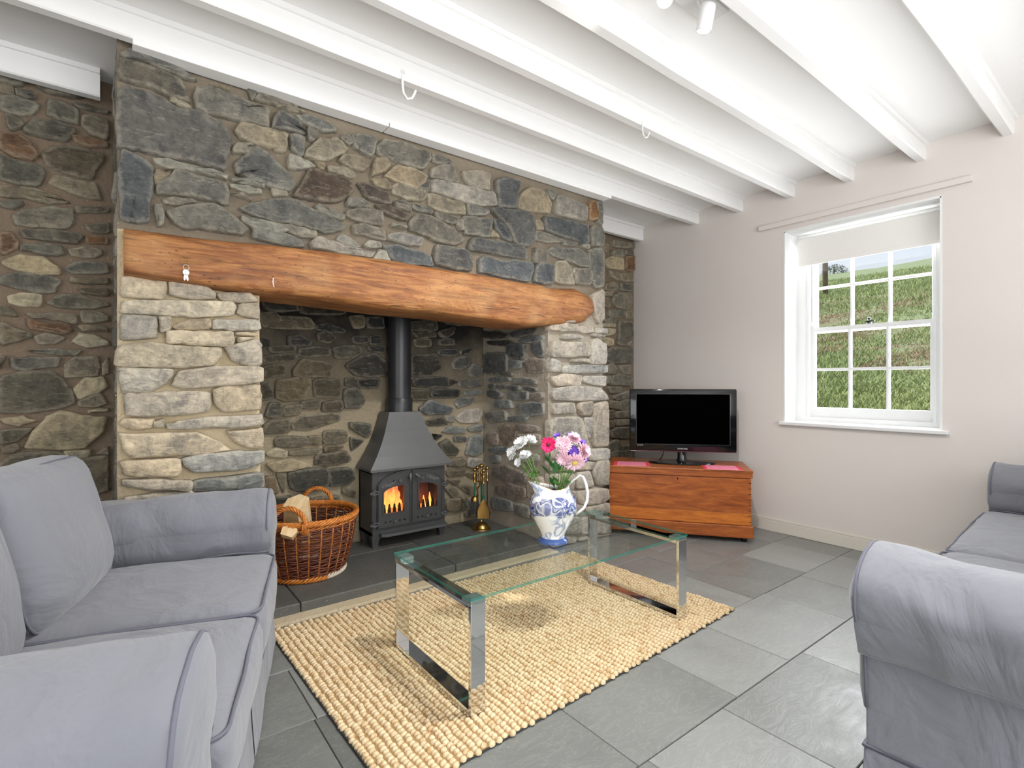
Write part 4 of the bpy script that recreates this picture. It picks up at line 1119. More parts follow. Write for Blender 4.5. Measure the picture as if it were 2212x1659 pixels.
def door(sx):
    w0, w1 = .0015, .252; n = 12
    def loop(x0, x1, z0, zh, zt_, r):
        pts = [(x1, z0), (x0, z0)]
        for i in range(n+1):
            t = i/n; x = x0+(x1-x0)*t; pts.append((x, zh+(zt_-zh)*math.sqrt(max(0, 1-(t*.98)**2))))
        return [(sx*x, z) for x, z in pts]
    m = MB(); out = loop(w0, w1-.008, .128, .395, .502, 0); inn = loop(.055, .202, .222, .355, .402, 0)
    m.ring(out, inn, -.022, -.004)
    sc = lambda L, k, cx, cz: [(cx*sx+(x-cx*sx)*k, cz+(z-cz)*k) for x, z in L]
    o = m.build('door', 'iron', st)
    m = MB(); m.ring(sc(out, .965, .128, .31), sc(out, .93, .128, .31), -.028, -.02); m.ring(sc(inn, 1.12, .128, .31), sc(inn, 1.0, .128, .31), -.027, -.02)
    m.build('moulding', 'iron', o)
    m = MB(); vs = [(x, -.010, z) for x, z in inn]; m.add(vs+[(x, y+.004, z) for x, y, z in vs], [tuple(range(len(vs))), tuple(range(len(vs), 2*len(vs)))])
    m.build('glass_pane', 'pane', o)
    m = MB()   # handle: pointed oval knob on a short stem
    hx = .022 if sx < 0 else .038
    m.tube([(sx*hx, -.022, .452), (sx*hx, -.05, .455)], .006, 8)
    ang = 0 if sx < 0 else -.9
    K = Matrix.Translation((sx*hx, -.055, .455))@Matrix.Rotation(ang, 4, 'Y')
    m.lathe([(.002, -.032), (.008, -.022), (.011, -.005), (.010, .012), (.005, .024), (.001, .03)], 10, M4=K); m.build('handle', 'iron2', o, True)
    for (cx, cz, R_) in ((.085, .435, .016), (.12, .165, .014)):
        P = []
        for q in range(10):
            rr = R_ if q % 2 == 0 else R_*.5; P.append((sx*cx+rr*math.sin(q*PI/5), cz+rr*math.cos(q*PI/5)))
        MB().prism(P, -.010, Matrix.Translation((0, -.022, 0))).build('star_ornament', 'iron2', o)
    for cx in (.05, .085, .155, .19): 
        P = [(sx*cx-.008, .160), (sx*cx+.008, .160), (sx*cx, .174)]; MB().prism(P, -.003, Matrix.Translation((0, -.0215, 0))).build('air_vent', 'soot', o)
    P = [(sx*.13-.008, .432), (sx*.13+.008, .432), (sx*.13, .446)]; MB().prism(P, -.003, Matrix.Translation((0, -.0215, 0))).build('air_vent', 'soot', o)
    Tm = Matrix.Translation((sx*.168, -.023, .414 if sx < 0 else .428))@Matrix.Rotation(PI/2, 4, 'X')@Matrix.Rotation(.25 if sx < 0 else -.25, 4, 'Z')
    text_mesh('Villager', .036, 'maker_lettering', 'letters', o, Tm, .002)
    for hz_ in (.16, .37):
        m = MB(); xx = sx*.268
        m.tube([(xx, -.022, hz_-.02), (xx, -.022, hz_+.02)], .009, 8); m.tube([(sx*.235, -.026, hz_+.004), (sx*.262, -.03, hz_+.012), (sx*.29, -.02, hz_)], .006, 6); m.tube([(sx*.24, -.022, hz_-.006), (sx*.27, -.03, hz_-.012), (sx*.295, -.018, hz_-.004)], .006, 6)
        m.build('hinge', 'iron2', o, True)
    return o
door(-1).name = 'door'; door(1)
# fire inside
m = MB(); rf = random.Random(3)
for i in range(9):
    x = -.215+i*.026; h = .20+rf.uniform(-.03, .05) - max(0, i-6)*.02; P = []
    N = 9
    for k in range(N+1): P.append((x+.024*math.sin(k*1.1+i)*k/N*.7-(.026*(1-(k/N)**1.5)), .15+h*k/N))
    for k in range(N, -1, -1): P.append((x+.024*math.sin(k*1.1+i)*k/N*.7+(.026*(1-(k/N)**1.5)), .15+h*k/N))
    m.prism(P, .012, Matrix.Translation((0, .10+.03*(i % 3), 0)))
for i in range(4):
    x = .08+i*.05; h = .1+rf.uniform(0, .05); m.prism([(x-.02, .15), (x+.02, .15), (x+.008, .15+h*.6), (x-.004, .15+h)], .01, Matrix.Translation((0, .13, 0)))
m.build('flames', 'fire', st)
m = MB(); m.add([(-.25, .195, .14), (.0, .195, .14), (.0, .195, .42), (-.25, .195, .42)], [(0, 1, 2, 3)]); m.build('fire_glow', 'fire', st)
m = MB(); m.add([(.0, .198, .14), (.25, .198, .14), (.25, .198, .45), (.0, .198, .45)], [(0, 1, 2, 3)])
m.build('fireback', plain('sooty_fireback', (120, 72, 58), .9, bump=.6, bscale=20, var=26), st)
m = MB()
for i in range(14):
    x = -.24+i*.037; m.lathe([(.013, 0), (.011, .03), (.007, .058), (.002, .068)], 8, c=(x, .05, .20))
m.box(-.25, .25, .04, .06, .185, .205); m.build('grate_bars', 'soot', st, True)
m = MB(); m.tube([(-.2, .12, .17), (.18, .14, .185)], .03, 8); m.tube([(-.12, .09, .2), (.05, .16, .22)], .022, 8); m.build('burning_log', 'ember', st)
# ash lip, legs, hood
m = MB(); P = [(-.225, -.002), (-.225, -.045), (-.19, -.062), (.245, -.062), (.27, -.05), (.27, -.002)]
vs = [(x, y, .076) for x, y in P]+[(x, y, .094) for x, y in P]; n = 6
m.add(vs, [tuple(range(n)), tuple(range(n, 2*n))]+[(i, (i+1) % n, (i+1) % n+n, i+n) for i in range(n)]); m.build('ash_lip', 'iron2', st)
for (x, y) in ((-.245, .03), (.25, .03), (-.245, .19), (.25, .19)):
    s_ = 1 if x < 0 else -1; m = MB()
    m.prism([(x-s_*.03, .078), (x+s_*.05, .078), (x+s_*.022, .05), (x+s_*.014, .015), (x+s_*.018, 0), (x-s_*.024, 0)], .05, Matrix.Translation((0, y-.03, 0)))
    m.build('leg', 'iron', st)
m = MB()
B0 = [(-.30, -.042), (.318, -.042), (.318, .215), (-.30, .215)]; B1 = [(-.128, .055), (.112, .055), (.112, .215), (-.128, .215)]
lv = [(B0, .508, 0), (B0, .524, 0), (None, .60, .30), (None, .68, .56), (None, .76, .76), (None, .84, .91), (B1, .895, 1)]
vs = []
for (B, z, t) in lv:
    for p, q in zip(B0, B1):
        tt = t; vs.append((p[0]+(q[0]-p[0])*tt, p[1]+(q[1]-p[1])*tt, z))
fs = [(k*4+i, k*4+(i+1) % 4, (k+1)*4+(i+1) % 4, (k+1)*4+i) for k in range(len(lv)-1) for i in range(4)]+[(0, 3, 2, 1), tuple(24+i for i in range(4))]
m.add(vs, fs); m.build('canopy_hood', 'iron2', st)
m = MB(); m.lathe([(.082, .96), (.082, 1.93)], 32, c=(-.01, .145, 0)); m.lathe([(.092, .895), (.092, .985), (.089, .99), (.083, .99)], 32, c=(-.01, .145, 0)); m.lathe([(.096, 1.60), (.096, 1.66), (.083, 1.665)], 32, c=(-.01, .145, 0))
m.build('flue_pipe', 'flue', st, True)

# ------------------------------------------------------------------ wicker log basket
BX, BY = .885, 3.115
bk = empty('log_basket', (BX, BY, HZ), 0, 'round wicker log basket with twisted rope handles on the hearth', 'basket')
H_B = .345
def brad(z): t = z/H_B; return .200+.075*t+.012*math.sin(t*PI)
NS = 26
m = MB(); rb = random.Random(4)
for row in range(2, 40):
    z = .012+row*.0083
    if z > H_B-.02: break
    pts = []; N = NS*4
    for k in range(N):
        a = 2*PI*k/N; w = math.cos(a*NS/2+row*PI)*.0065
        r = brad(z)+w; pts.append((r*math.cos(a), r*math.sin(a), z+.0035*math.sin(a*NS*.5+row*1.3)+rb.uniform(-.0008, .0008)))
    m.tube(pts, .0036, 4, closed=True)
o = m.build('weaving', 'wick_red', bk, 'all', fix=False); o['kind'] = 'stuff'
# gold front face: the stakes
m = MB()
for k in range(NS):
    a = 2*PI*(k+.5)/NS; m.tube([(brad(z)*math.cos(a), brad(z)*math.sin(a), z) for z in (.004, .08, .16, .24, .33)], .0042, 5)
o = m.build('stakes', 'wick_gold', bk, 'all', fix=False); o['kind'] = 'stuff'
def braid(name, z, R_, th, mat, a0=0, a1=2*PI, strands=4, turns=26):
    m = MB()
    for q in range(strands):
        pts = []; N = 150
        for k in range(N+(0 if a1-a0 >= 2*PI-.01 else 1)):
            a = a0+(a1-a0)*k/N; ph = a*turns/1.0*.35+q*2*PI/strands
            r = R_+th*math.cos(ph); pts.append((r*math.cos(a), r*math.sin(a), z+th*math.sin(ph)))
        m.tube(pts, th*.62, 5, closed=(a1-a0 >= 2*PI-.01))
    return m.build(name, mat, bk, 'all', fix=False)
braid('rim', H_B-.008, brad(H_B), .0115, 'wick_gold', strands=5, turns=40)
braid('upper_band', H_B-.034, brad(H_B-.03), .006, 'wick_gold', strands=3, turns=40)
braid('base_band', .016, .206, .010, 'wick_gold', a0=-PI*1.0, a1=-PI*.42, strands=4, turns=40)
braid('base_band', .016, .206, .010, 'wick_pale', a0=-PI*.42, a1=PI*1.0, strands=4, turns=40)['label'] = 'pale unstained section of the base band'
m = MB(); m.lathe([(.19, .010), (.19, .018)], 30); m.build('base', 'wick_red', bk)
def handle(cx, cy, ang, w=.088, h=.095):
    m = MB(); T = Matrix.Translation((cx, cy, H_B-.01))@Matrix.Rotation(ang, 4, 'Z'); N = 40
    for q in range(4):
        pts = []
        for k in range(N+1):
            t = PI*k/N; c = Vector((w*math.cos(t), 0, h*math.sin(t))); nn = Vector((math.cos(t), 0, math.sin(t))); ph = k*.55+q*PI/2
            pts.append(T@(c+nn*.008*math.cos(ph)+Vector((0, 1, 0))*.008*math.sin(ph)))
        m.tube(pts, .0062, 5)
    for s_ in (-1, 1):
        for dx in (-.008, 0, .008): m.tube([T@Vector((s_*w+dx, -.018, .015)), T@Vector((s_*w+dx, -.020, -.035)), T@Vector((s_*w+dx, .0, -.045)), T@Vector((s_*w+dx, .018, -.03)), T@Vector((s_*w+dx, .016, .012))], .0045, 5)
    m.build('handle', 'wick_gold', bk, 'all', fix=False)
va = math.atan2(BY, BX)      # towards / away from the camera
handle(brad(H_B)*math.cos(va-.22), brad(H_B)*math.sin(va-.22), va-.22+PI/2)
handle(brad(H_B)*math.cos(va+PI+.28-.62+.0), brad(H_B)*math.sin(va+PI+.28-.62), va+PI-.34+PI/2)
def log(loc, L, w, h, rot, label):
    m = MB(); rl = random.Random(int(L*1000)); P = [(-w, -h*.7), (w*.5, -h), (w, -h*.1), (w*.75, h*.75), (-w*.2, h), (-w, h*.3)]
    T = Matrix.Translation(loc)@Matrix.Rotation(rot[2], 4, 'Z')@Matrix.Rotation(rot[0], 4, 'X')@Matrix.Rotation(rot[1], 4, 'Y')
    vs = []
    for k in range(9):
        y = -L/2+L*k/8; 
        for i, (x, z) in enumerate(P): vs.append(Vector((x*(1+.05*noise.noise(Vector((k*.7, i, L*9)))), y, z*(1+.06*noise.noise(Vector((i, k*.7, L*5)))))))
    c = sum(vs, Vector())/len(vs)
    fs = [(k*6+i, k*6+(i+1) % 6, (k+1)*6+(i+1) % 6, (k+1)*6+i) for k in range(8) for i in range(6)]+[tuple(reversed(range(6))), tuple(48+i for i in range(6))]
    m.add(vs, fs); o = m.build('split_log', 'log'); o.matrix_world = T
    o.data.materials.append(M['bark'])
    for p in o.data.polygons:
        if len(p.vertices) == 4 and (p.vertices[0] % 6) in (4, 5): p.material_index = 1
    return tag(o, label, 'log', 'split logs in the basket')
log((BX-.05, BY-.03, .375), .26, .062, .066, (-1.05, .25, -.45), 'large pale split log standing tilted out of the wicker basket')
log((BX-.13, BY-.17, .33), .20, .040, .036, (-.55, .2, -.35), 'smaller split log lying under the front basket handle')
log((BX+.05, BY+.02, .20), .3, .06, .055, (0, .4, 1.1), 'split log lying low inside the basket under the tilted one')

# ------------------------------------------------------------------ brass companion set
tl = empty('fireside_companion_stand', (2.185, 3.225, HZ), 0, 'brass fireside companion stand with domed foot and green rod', 'stand')
m = MB(); m.lathe([(.070, 0), (.073, .003), (.072, .007), (.064, .011), (.058, .018), (.052, .030), (.040, .043), (.024, .052), (.012, .057), (.009, .066), (.007, .072)], 28); m.build('foot', 'brass', tl, True)
m = MB(); m.tube([(0, 0, .05), (0, 0, .36)], .0075, 10); m.build('rod', 'green', tl, True)
def handprof(z): return [(.004, z-.10), (.012, z-.095), (.009, z-.085), (.006, z-.078), (.0115, z-.058), (.0085, z-.04), (.005, z-.03), (.009, z-.026), (.005, z-.02), (.004, z-.014)]+[(.0158*math.sin(t), z+.0-.0158*math.cos(t)) for t in [.3+i*.35 for i in range(8)]]+[(.001, z+.0158)]
m = MB(); m.lathe([(r*1.25, z) for r, z in handprof(.475)], 14, cap=False); m.tube([(0, 0, .35), (0, 0, .39)], .009, 10)
m.build('top_knob', 'brass', tl, True)
rr = Vector((.7934, -.6088)); dd = Vector((.6088, .7934))
hooks = [(-.05, -.02, .448), (-.032, .035, .455), (.018, -.035, .443), (.042, .03, .452)]
m = MB()
for (s_, t_, z) in hooks:
    q = rr*s_+dd*t_; m.tube([(0, 0, .352), (q.x, q.y, .352), (q.x*1.15, q.y*1.15, .362)], .003, 6)
m.build('hanger_arm', 'brass', tl)
def tool(i, nm, label):
    s_, t_, z = hooks[i]; q = rr*s_+dd*t_
    o = empty(nm, (2.185+q.x, 3.225+q.y, HZ+.04), math.atan2(rr.y, rr.x), label, nm.split('_')[-1], 'brass fireside tools'); z -= .04
    MB().lathe(handprof(z), 12, cap=False).build('handle', 'brass', o, True)
    return o, z
o, z = tool(0, 'hearth_brush', 'hearth brush with dark bristles under a brass dome, on the companion stand'); o['category'] = 'brush'
MB().tube([(0, 0, .20), (0, 0, z-.095)], .0045, 8).build('rod', 'green', o, True)
MB().lathe([(.008, .215), (.016, .21), (.026, .195), (.029, .182), (.029, .172)], 16).build('ferrule', 'brass', o, True)
m = MB(); rq = random.Random(2)
for k in range(120):
    a = rq.uniform(0, 2*PI); r = .026*math.sqrt(rq.random()); p = Vector((r*math.cos(a), r*math.sin(a), .178)); m.tube([p, Vector((p.x*1.35, p.y*1.35, .12)), Vector((p.x*1.1, p.y*1.1, .075+rq.uniform(0, .012)))], .0018, 3, cap=False)
o2 = m.build('bristles', 'bristle', o, fix=False); o2['kind'] = 'stuff'
o, z = tool(2, 'hearth_shovel', 'brass hearth shovel hanging in front on the companion stand'); o['category'] = 'shovel'
MB().tube([(0, 0, .205), (0, 0, z-.095)], .0045, 8).lathe([(.008, .185), (.008, .215)], 10).build('rod', 'green', o, True)
m = MB(); vs = []; 
P = []
for k in range(15):
    t = k/14; zz = .19-.14*t; w = .006+.042*math.sin(min(1, t*1.5)*PI/2)
    P.append((w, zz))
for (w, zz) in P:
    t = (.19-zz)/.14
    for u in (-1, -.9, -.5, 0, .5, .9, 1): vs.append((w*u, -.012-(.012 if abs(u) == 1 else (.004 if abs(u) == .9 else 0))*min(1, t*4)-.006*t, zz))
fs = [(k*7+i, k*7+i+1, (k+1)*7+i+1, (k+1)*7+i) for k in range(14) for i in range(6)]
m.add(vs, fs); m.add([(x, y+.002, z_) for x, y, z_ in vs], [tuple(reversed(f)) for f in fs]); m.build('blade', 'brass', o, True, fix=False)
o, z = tool(3, 'fire_poker', 'brass handled fire poker with dark rod at the right of the companion stand'); o['category'] = 'poker'
MB().tube([(0, 0, .03), (0, 0, z-.095)], .004, 8).tube([(0, 0, .05), (.02, 0, .06), (.022, 0, .075)], .0035, 6).build('rod', 'flue', o, True)
o, z = tool(1, 'fire_tongs', 'brass fire tongs hanging at the back of the companion stand'); o['category'] = 'tongs'
MB().tube([(0, 0, z-.20), (0, 0, z-.16), (-.016, 0, z-.135), (-.016, 0, z-.11), (0, 0, z-.095)], .006, 8).tube([(0, 0, z-.16), (.016, 0, z-.135), (.016, 0, z-.11), (0, 0, z-.095)], .006, 8).tube([(0, 0, z-.20), (0, 0, z-.225)], .009, 8).build('hinge_loop', 'brass', o, True)
MB().tube([(0, 0, z-.22), (-.012, 0, .12), (-.004, 0, .03)], .004, 6).tube([(0, 0, z-.22), (.012, 0, .12), (.004, 0, .03)], .004, 6).build('jaw', 'green', o, True)

# ------------------------------------------------------------------ jute rug
rg = empty('jute_rug', (1.52, 1.96, 0), 0, 'rectangular natural jute rug of chunky loops on the slate floor', 'rug')
C4 = [Vector((.600, 1.318)), Vector((2.492, 1.392)), Vector((2.462, 2.532)), (Vector((.560, 2.572)))]
def bil(u, v): return (C4[0]*(1-u)+C4[1]*u)*(1-v)+(C4[3]*(1-u)+C4[2]*u)*v-Vector((1.52, 1.96))
m = MB(); n = 40
ed = [bil(i/n, 0) for i in range(n)]+[bil(1, i/n) for i in range(n)]+[bil(1-i/n, 1) for i in range(n)]+[bil(0, 1-i/n) for i in range(n)]
k = len(ed); m.add([(p.x, p.y, 0.001) for p in ed]+[(p.x, p.y, .007) for p in ed], [tuple(range(k)), tuple(range(k, 2*k))]+[(i, (i+1) % k, (i+1) % k+k, i+k) for i in range(k)])
m.build('underlay', 'rugshade', rg)  # dark rim past the weave: edge shadow put into the underlay colour
m = MB(); ed2 = [q*.992 for q in ed]; m.add([(p.x, p.y, .006) for p in ed2]+[(p.x, p.y, .0095) for p in ed2], [tuple(range(k)), tuple(range(k, 2*k))]+[(i, (i+1) % k, (i+1) % k+k, i+k) for i in range(k)])
m.build('backing', 'jutebase', rg)
nx, ny = 68, 68; vs = []; fs = []; rj = random.Random(9)
for i in range(nx):
    for j in range(ny):
        c = bil((i+.5+rj.uniform(-.10, .10))/nx, (j+.5+rj.uniform(-.10, .10)+.35*math.sin(i*2.4))/ny)
        c.x += .004*noise.noise(Vector((i*.1, j*.3, 0))); ax, ay, az = .0128*rj.uniform(.92, 1.1), .0106*rj.uniform(.92, 1.12), .0125*rj.uniform(.85, 1.15)
        tw = rj.uniform(.15, .5); ct, stt = math.cos(tw), math.sin(tw); b0 = len(vs)
        for (e1_, zz) in ((1.0, .0), (.94, .45), (.66, .82)):
            for q in range(8):
                a = 2*PI*q/8; x, y = ax*e1_*math.cos(a), ay*e1_*math.sin(a); vs.append((c.x+x*ct-y*stt, c.y+x*stt+y*ct, .006+az*zz))
        vs.append((c.x, c.y, .006+az))
        for r_ in range(2):
            for q in range(8): fs.append((b0+r_*8+q, b0+r_*8+(q+1) % 8, b0+(r_+1)*8+(q+1) % 8, b0+(r_+1)*8+q))
        for q in range(8): fs.append((b0+16+q, b0+16+(q+1) % 8, b0+24))
m = MB(); m.v = vs; m.f = fs; o = m.build('loops', 'jute', rg, 'all', fix=False); o['kind'] = 'stuff'

# ------------------------------------------------------------------ glass coffee table
RZ = .0185
tb = empty('glass_coffee_table', (1.583, 1.79, RZ), 0, 'low glass coffee table on two chrome rectangular loop legs', 'table')
def legframe(x0, x1):
    m = MB(); y0, y1 = -.312, .292; t = .016; zt_ = .378
    m.box(x0, x1, y0, y0+t, 0, zt_, bev=.0015); m.box(x0, x1, y1-t, y1, 0, zt_, bev=.0015)
    m.box(x0, x1, y0+t, y1-t, 0, t, bev=.0015); m.box(x0, x1, y0+t, y1-t, zt_-t, zt_, bev=.0015)
    return m.build('leg_frame', 'chrome', tb)
legframe(-.625, -.565); legframe(.562, .622)
for x in (-.595, .592):
    for y in (-.283, .262):
        MB().box(x-.031, x+.031, y-.03, y+.03, .378, .392, bev=.002).build('glass_support', 'clear', tb)
o = MB().box(-.627, .624, -.316, .296, .392, .402).build('glass_top', 'glass', tb)
o.data.materials.append(M['glass_edge'])
for q_ in o.data.polygons:
    if abs(q_.normal.z) < .5: q_.material_index = 1

# ------------------------------------------------------------------ jug and flowers
TZ = RZ+.4022
JX, JY = 1.607, 1.782
jr = math.atan2(-.6088, .7934)
jg = empty('china_jug', (JX, JY, TZ), jr, 'blue and white patterned china jug on the glass table', 'jug')
body = [(.060, 0), (.068, .001), (.070, .006), (.066, .014), (.054, .024), (.052, .032), (.060, .05), (.075, .078), (.092, .108), (.106, .138), (.111, .165), (.108, .19), (.098, .21), (.086, .225), (.077, .24), (.075, .25)]
def spout(p, a):
    # raise and pull out the lip towards -x (pouring lip) and lift the handle side
    t = max(0, (p.z-.225)/.025); ca = math.cos(a)
    q = Vector(p)
    if ca < 0: q.x += -.045*t*(-ca)**2.2; q.z += .036*t*(-ca)**1.4; q.y *= 1-.35*t*(-ca)
    else: q.z += .018*t*ca**2
    return q
m = MB(); m.lathe(body+[(.071, .248), (.070, .235), (.085, .21), (.10, .17), (.09, .12), (.05, .04), (.001, .03)], 48, fn=spout); m.build('body', 'china', jg, 'all', fix=True)
m = MB(); m.lathe([(.0605, .0005), (.0685, .0015), (.0708, .006), (.0668, .0145), (.0548, .0245)], 48, cap=False); m.build('foot_ring', 'chinab', jg, 'all')
m = MB(); rim = []
for k in range(64):
    a = 2*PI*k/64; rim.append(spout(Vector((.0735*math.cos(a), .0735*math.sin(a), .2505)), a))
m.tube(rim, .0016, 5, closed=True); m.build('gilt_rim', 'gilt', jg, 'all')
m = MB(); m.tube([(.07, 0, .262), (.095, 0, .285), (.125, 0, .308), (.138, 0, .30), (.152, 0, .268), (.16, 0, .23), (.158, 0, .19), (.145, 0, .158), (.125, 0, .14), (.104, 0, .125)], [.006, .005, .0058, .0066, .007, .0072, .0072, .0066, .006, .005], 10); m.build('handle', 'chinaw', jg, 'all')
def flower(loc, face, R_, n, layers, mat, label, cat='flower', eye='eye', droop=.15, tip=.3, stemto=None, leaves=0, seed=0):
    rnd = random.Random(seed); f = Vector(face).normalized(); q = f.to_track_quat('Z', 'Y').to_matrix().to_4x4()
    root = empty('cut_flower', (JX, JY, TZ), jr, label, cat, None)
    T = Matrix.Translation(loc)@q
    m = MB()
    for L in range(layers):
        nn = n-L*3; rr_ = R_*(1-L*.13); lift = .10+L*.24
        for k in range(max(5, nn)):
            a = 2*PI*(k+.5*L)/max(5, nn)+rnd.uniform(-.06, .06); w = 2*PI*rr_/max(5, nn)*.33+.0006; ln = rr_*rnd.uniform(.84, 1.08); lift = .10+L*.24+rnd.uniform(-.09, .09)
            Q = Matrix.Rotation(a, 4, 'Z'); pts = []
            for t, ww in ((.12, .35), (.5, .95), (.82, 1.0), (1.0, tip)):
                z = ln*(lift*t-droop*t*t)*1.0+.002*L
                for s_ in (-1, 0, 1): pts.append(T@(Q@Vector((ln*t, s_*w*ww, z+(.0 if s_ else -w*ww*.55)))))
            m.add(pts, [(r*3+c, r*3+c+1, (r+1)*3+c+1, (r+1)*3+c) for r in range(3) for c in range(2)])
    m.build('petals', mat, root, 'all', fix=False)
    cs_ = .26 if eye.startswith('eye') else .10
    m = MB(); m.lathe([(R_*cs_, -.001), (R_*cs_*.95, .004+.003*layers), (R_*cs_*.55, .008+.003*layers), (.0005, .009+.003*layers)], 10, M4=T); m.build('flower_centre', eye, root, 'all')
    base = Vector(stemto or (loc[0]*.35, loc[1]*.4, .15)); P0 = Vector(loc)-f*.004; P1 = P0-f*.02+Vector((0, 0, -.01))
    st_ = [P0, P1]+[P1.lerp(base, t)+Vector((0, 0, .012*math.sin(t*PI))) for t in (.25, .5, .75, 1)]
    m = MB(); m.tube(st_, .0017, 5); m.build('stem', 'stem', root, 'all')
    for k in range(leaves):
        t = .2+.4*(k+rnd.random())/max(1, leaves); p = P1.lerp(base, t); m = MB(); leaf(m, p, Vector((rnd.uniform(-1, 1), rnd.uniform(-1, 1), rnd.uniform(.2, .9))), rnd.uniform(.03, .05), .009); m.build('leaf', 'leaf2', root, 'all', fix=False)
    return root
def leaf(m, p, dr, L, w):
    p = Vector(p); dr = Vector(dr).normalized(); s = dr.cross(Vector((0, .3, 1))); s = s.normalized() if s.length > .01 else Vector((1, 0, 0)); up = s.cross(dr)
    pts = []
    for t, ww in ((0, .08), (.25, .8), (.5, 1), (.75, .65), (1, .03)):
        c = p+dr*L*t-up*(L*.25*t*t)*0+Vector((0, 0, -L*.35*t*t*.5))
        pts += [c-s*w*ww, c-up*.0015, c+s*w*ww]
    m.add(pts, [(r*3+c, r*3+c+1, (r+1)*3+c+1, (r+1)*3+c) for r in range(4) for c in range(2)])
def px(u, v, y=0): return ((u/5.927+1080-1195)/1116*2.39, y, CAMH-(v/5.927+920-829.5)/1116*2.39-TZ)
F = [
 (px(280, 235, .0), (-.55, -.35, .75), .036, 26, 4, 'petal_white', 'large white chrysanthemum at the upper left of the jug, leaning left', 'petal_white', -.05, .25),
 (px(390, 205, .02), (.25, -.25, .95), .029, 24, 4, 'petal_white', 'white chrysanthemum just right of the topmost white one', 'petal_white', -.15, .1),
 (px(170, 355, .0), (-.8, -.35, .3), .030, 24, 4, 'petal_white', 'leftmost white chrysanthemum, facing left and down', 'petal_white', -.1, .1),
 (px(330, 385, -.02), (-.35, -.35, .85), .027, 24, 4, 'petal_white', 'white chrysanthemum low in the left cluster, facing up', 'petal_white', -.2, .2),
 (px(235, 465, -.01), (-.7, -.6, .2), .018, 20, 3, 'petal_white', 'smallest white chrysanthemum, lowest of the left cluster', 'petal_white', 0, .3),
 (px(620, 235, -.02), (-.2, -.97, .15), .031, 17, 2, 'petal_magenta', 'bright magenta gerbera with an orange and dark centre', 'eye_dark', .02, .75),
 (px(800, 235, -.03), (-.05, -.9, .4), .037, 34, 6, 'petal_pink', 'large double pale pink chrysanthemum in the middle of the bunch', 'petal_pink', .0, .6),
 (px(945, 170, .0), (.3, -.5, .8), .031, 30, 5, 'petal_pink', 'pale pink chrysanthemum at the top of the bunch', 'petal_pink', .0, .6),
 (px(1065, 325, .0), (.75, -.6, .35), .035, 30, 5, 'petal_pink', 'rightmost pale pink chrysanthemum', 'petal_pink', .0, .6),
 (px(800, 405, -.035), (-.3, -.85, -.1), .031, 30, 5, 'petal_pink', 'pale pink chrysanthemum below the large middle one', 'petal_pink', .05, .6),
 (px(945, 440, -.04), (.05, -.65, -.55), .046, 30, 3, 'petal_pink', 'lowest pale pink daisy hanging down at the front', 'eye', .18, .7),
 (px(740, 135, .02), (-.3, -.3, .8), .016, 12, 2, 'petal_purple', 'small purple flower behind the magenta gerbera', 'petal_purple', -.1, .3),
 (px(1055, 235, .03), (.4, -.4, .8), .021, 14, 3, 'petal_purple', 'small purple flower above the rightmost pink one', 'petal_purple', -.1, .3),
 (px(935, 330, .0), (.1, -.95, .2), .026, 14, 3, 'petal_purple', 'purple flower between the middle and right pink ones', 'petal_purple', -.1, .3),
 (px(1085, 425, .02), (.5, -.8, -.1), .019, 14, 2, 'petal_purple', 'small purple flower below the rightmost pink one', 'petal_purple', -.1, .3),
 (px(900, 130, .03), (.1, -.3, .9), .014, 12, 2, 'petal_purple', 'small purple flower behind the topmost pink one', 'petal_purple', -.1, .3)]
for i, (loc, face, R_, n, L, mt, lab, eye, dr, tip) in enumerate(F):
    bx = -.05 if i < 5 else (-.015 if loc[0] < 0 else .025)
    o = flower(loc, face, R_*1.18, n, L, mt, lab+', in the jug', eye=eye, droop=dr, tip=tip, stemto=(bx, loc[1]*.3, .20), leaves=(3 if i < 5 else 1), seed=i)
lf = empty('foliage_sprig', (JX, JY, TZ), jr, 'sprig of glossy dark green leaves in the middle of the jug', 'leaves')
for (a, b, L, w) in (((650, 480), (560, 350), .045, .011), ((700, 600), (700, 400), .05, .015), ((640, 610), (505, 465), .052, .011), ((700, 560), (610, 400), .04, .013), ((760, 560), (720, 440), .035, .012), ((690, 760), (630, 620), .045, .014), ((640, 340), (625, 400), .02, .01)):
    p = Vector(px(a[0], a[1], -.03)); q = Vector(px(b[0], b[1], -.035)); m = MB(); leaf(m, p, q-p+Vector((0, 0, .01)), (q-p).length*1.05, w); m.build('leaf', 'leaf', lf, 'all', fix=False)
MB().tube([px(700, 800, 0), px(690, 600, -.02), px(640, 330, -.02)], .002, 5).build('stem', 'stem', lf)
lf = empty('foliage_sprig', (JX, JY, TZ), jr, 'light green lobed leaves and thin stems at the mouth of the jug', 'leaves')
rl = random.Random(8)
for k in range(16):
    m = MB(); p = Vector(px(rl.uniform(690, 880), rl.uniform(700, 790), rl.uniform(-.055, .02))); leaf(m, p, (rl.uniform(-.7, .7), rl.uniform(-.6, .2), rl.uniform(.2, 1)), rl.uniform(.025, .045), .009); m.build('leaf', 'leaf2', lf, 'all', fix=False)
for k in range(9):
    p = px(rl.uniform(780, 940), rl.uniform(500, 640), rl.uniform(-.03, .02)); MB().tube([(rl.uniform(-.01, .04), rl.uniform(-.03, .02), .21), p], .0013, 4).build('stem', 'stem', lf)
lf = empty('foliage_sprig', (JX, JY, TZ), jr, 'feathery green chrysanthemum leaves under the white flowers', 'leaves')
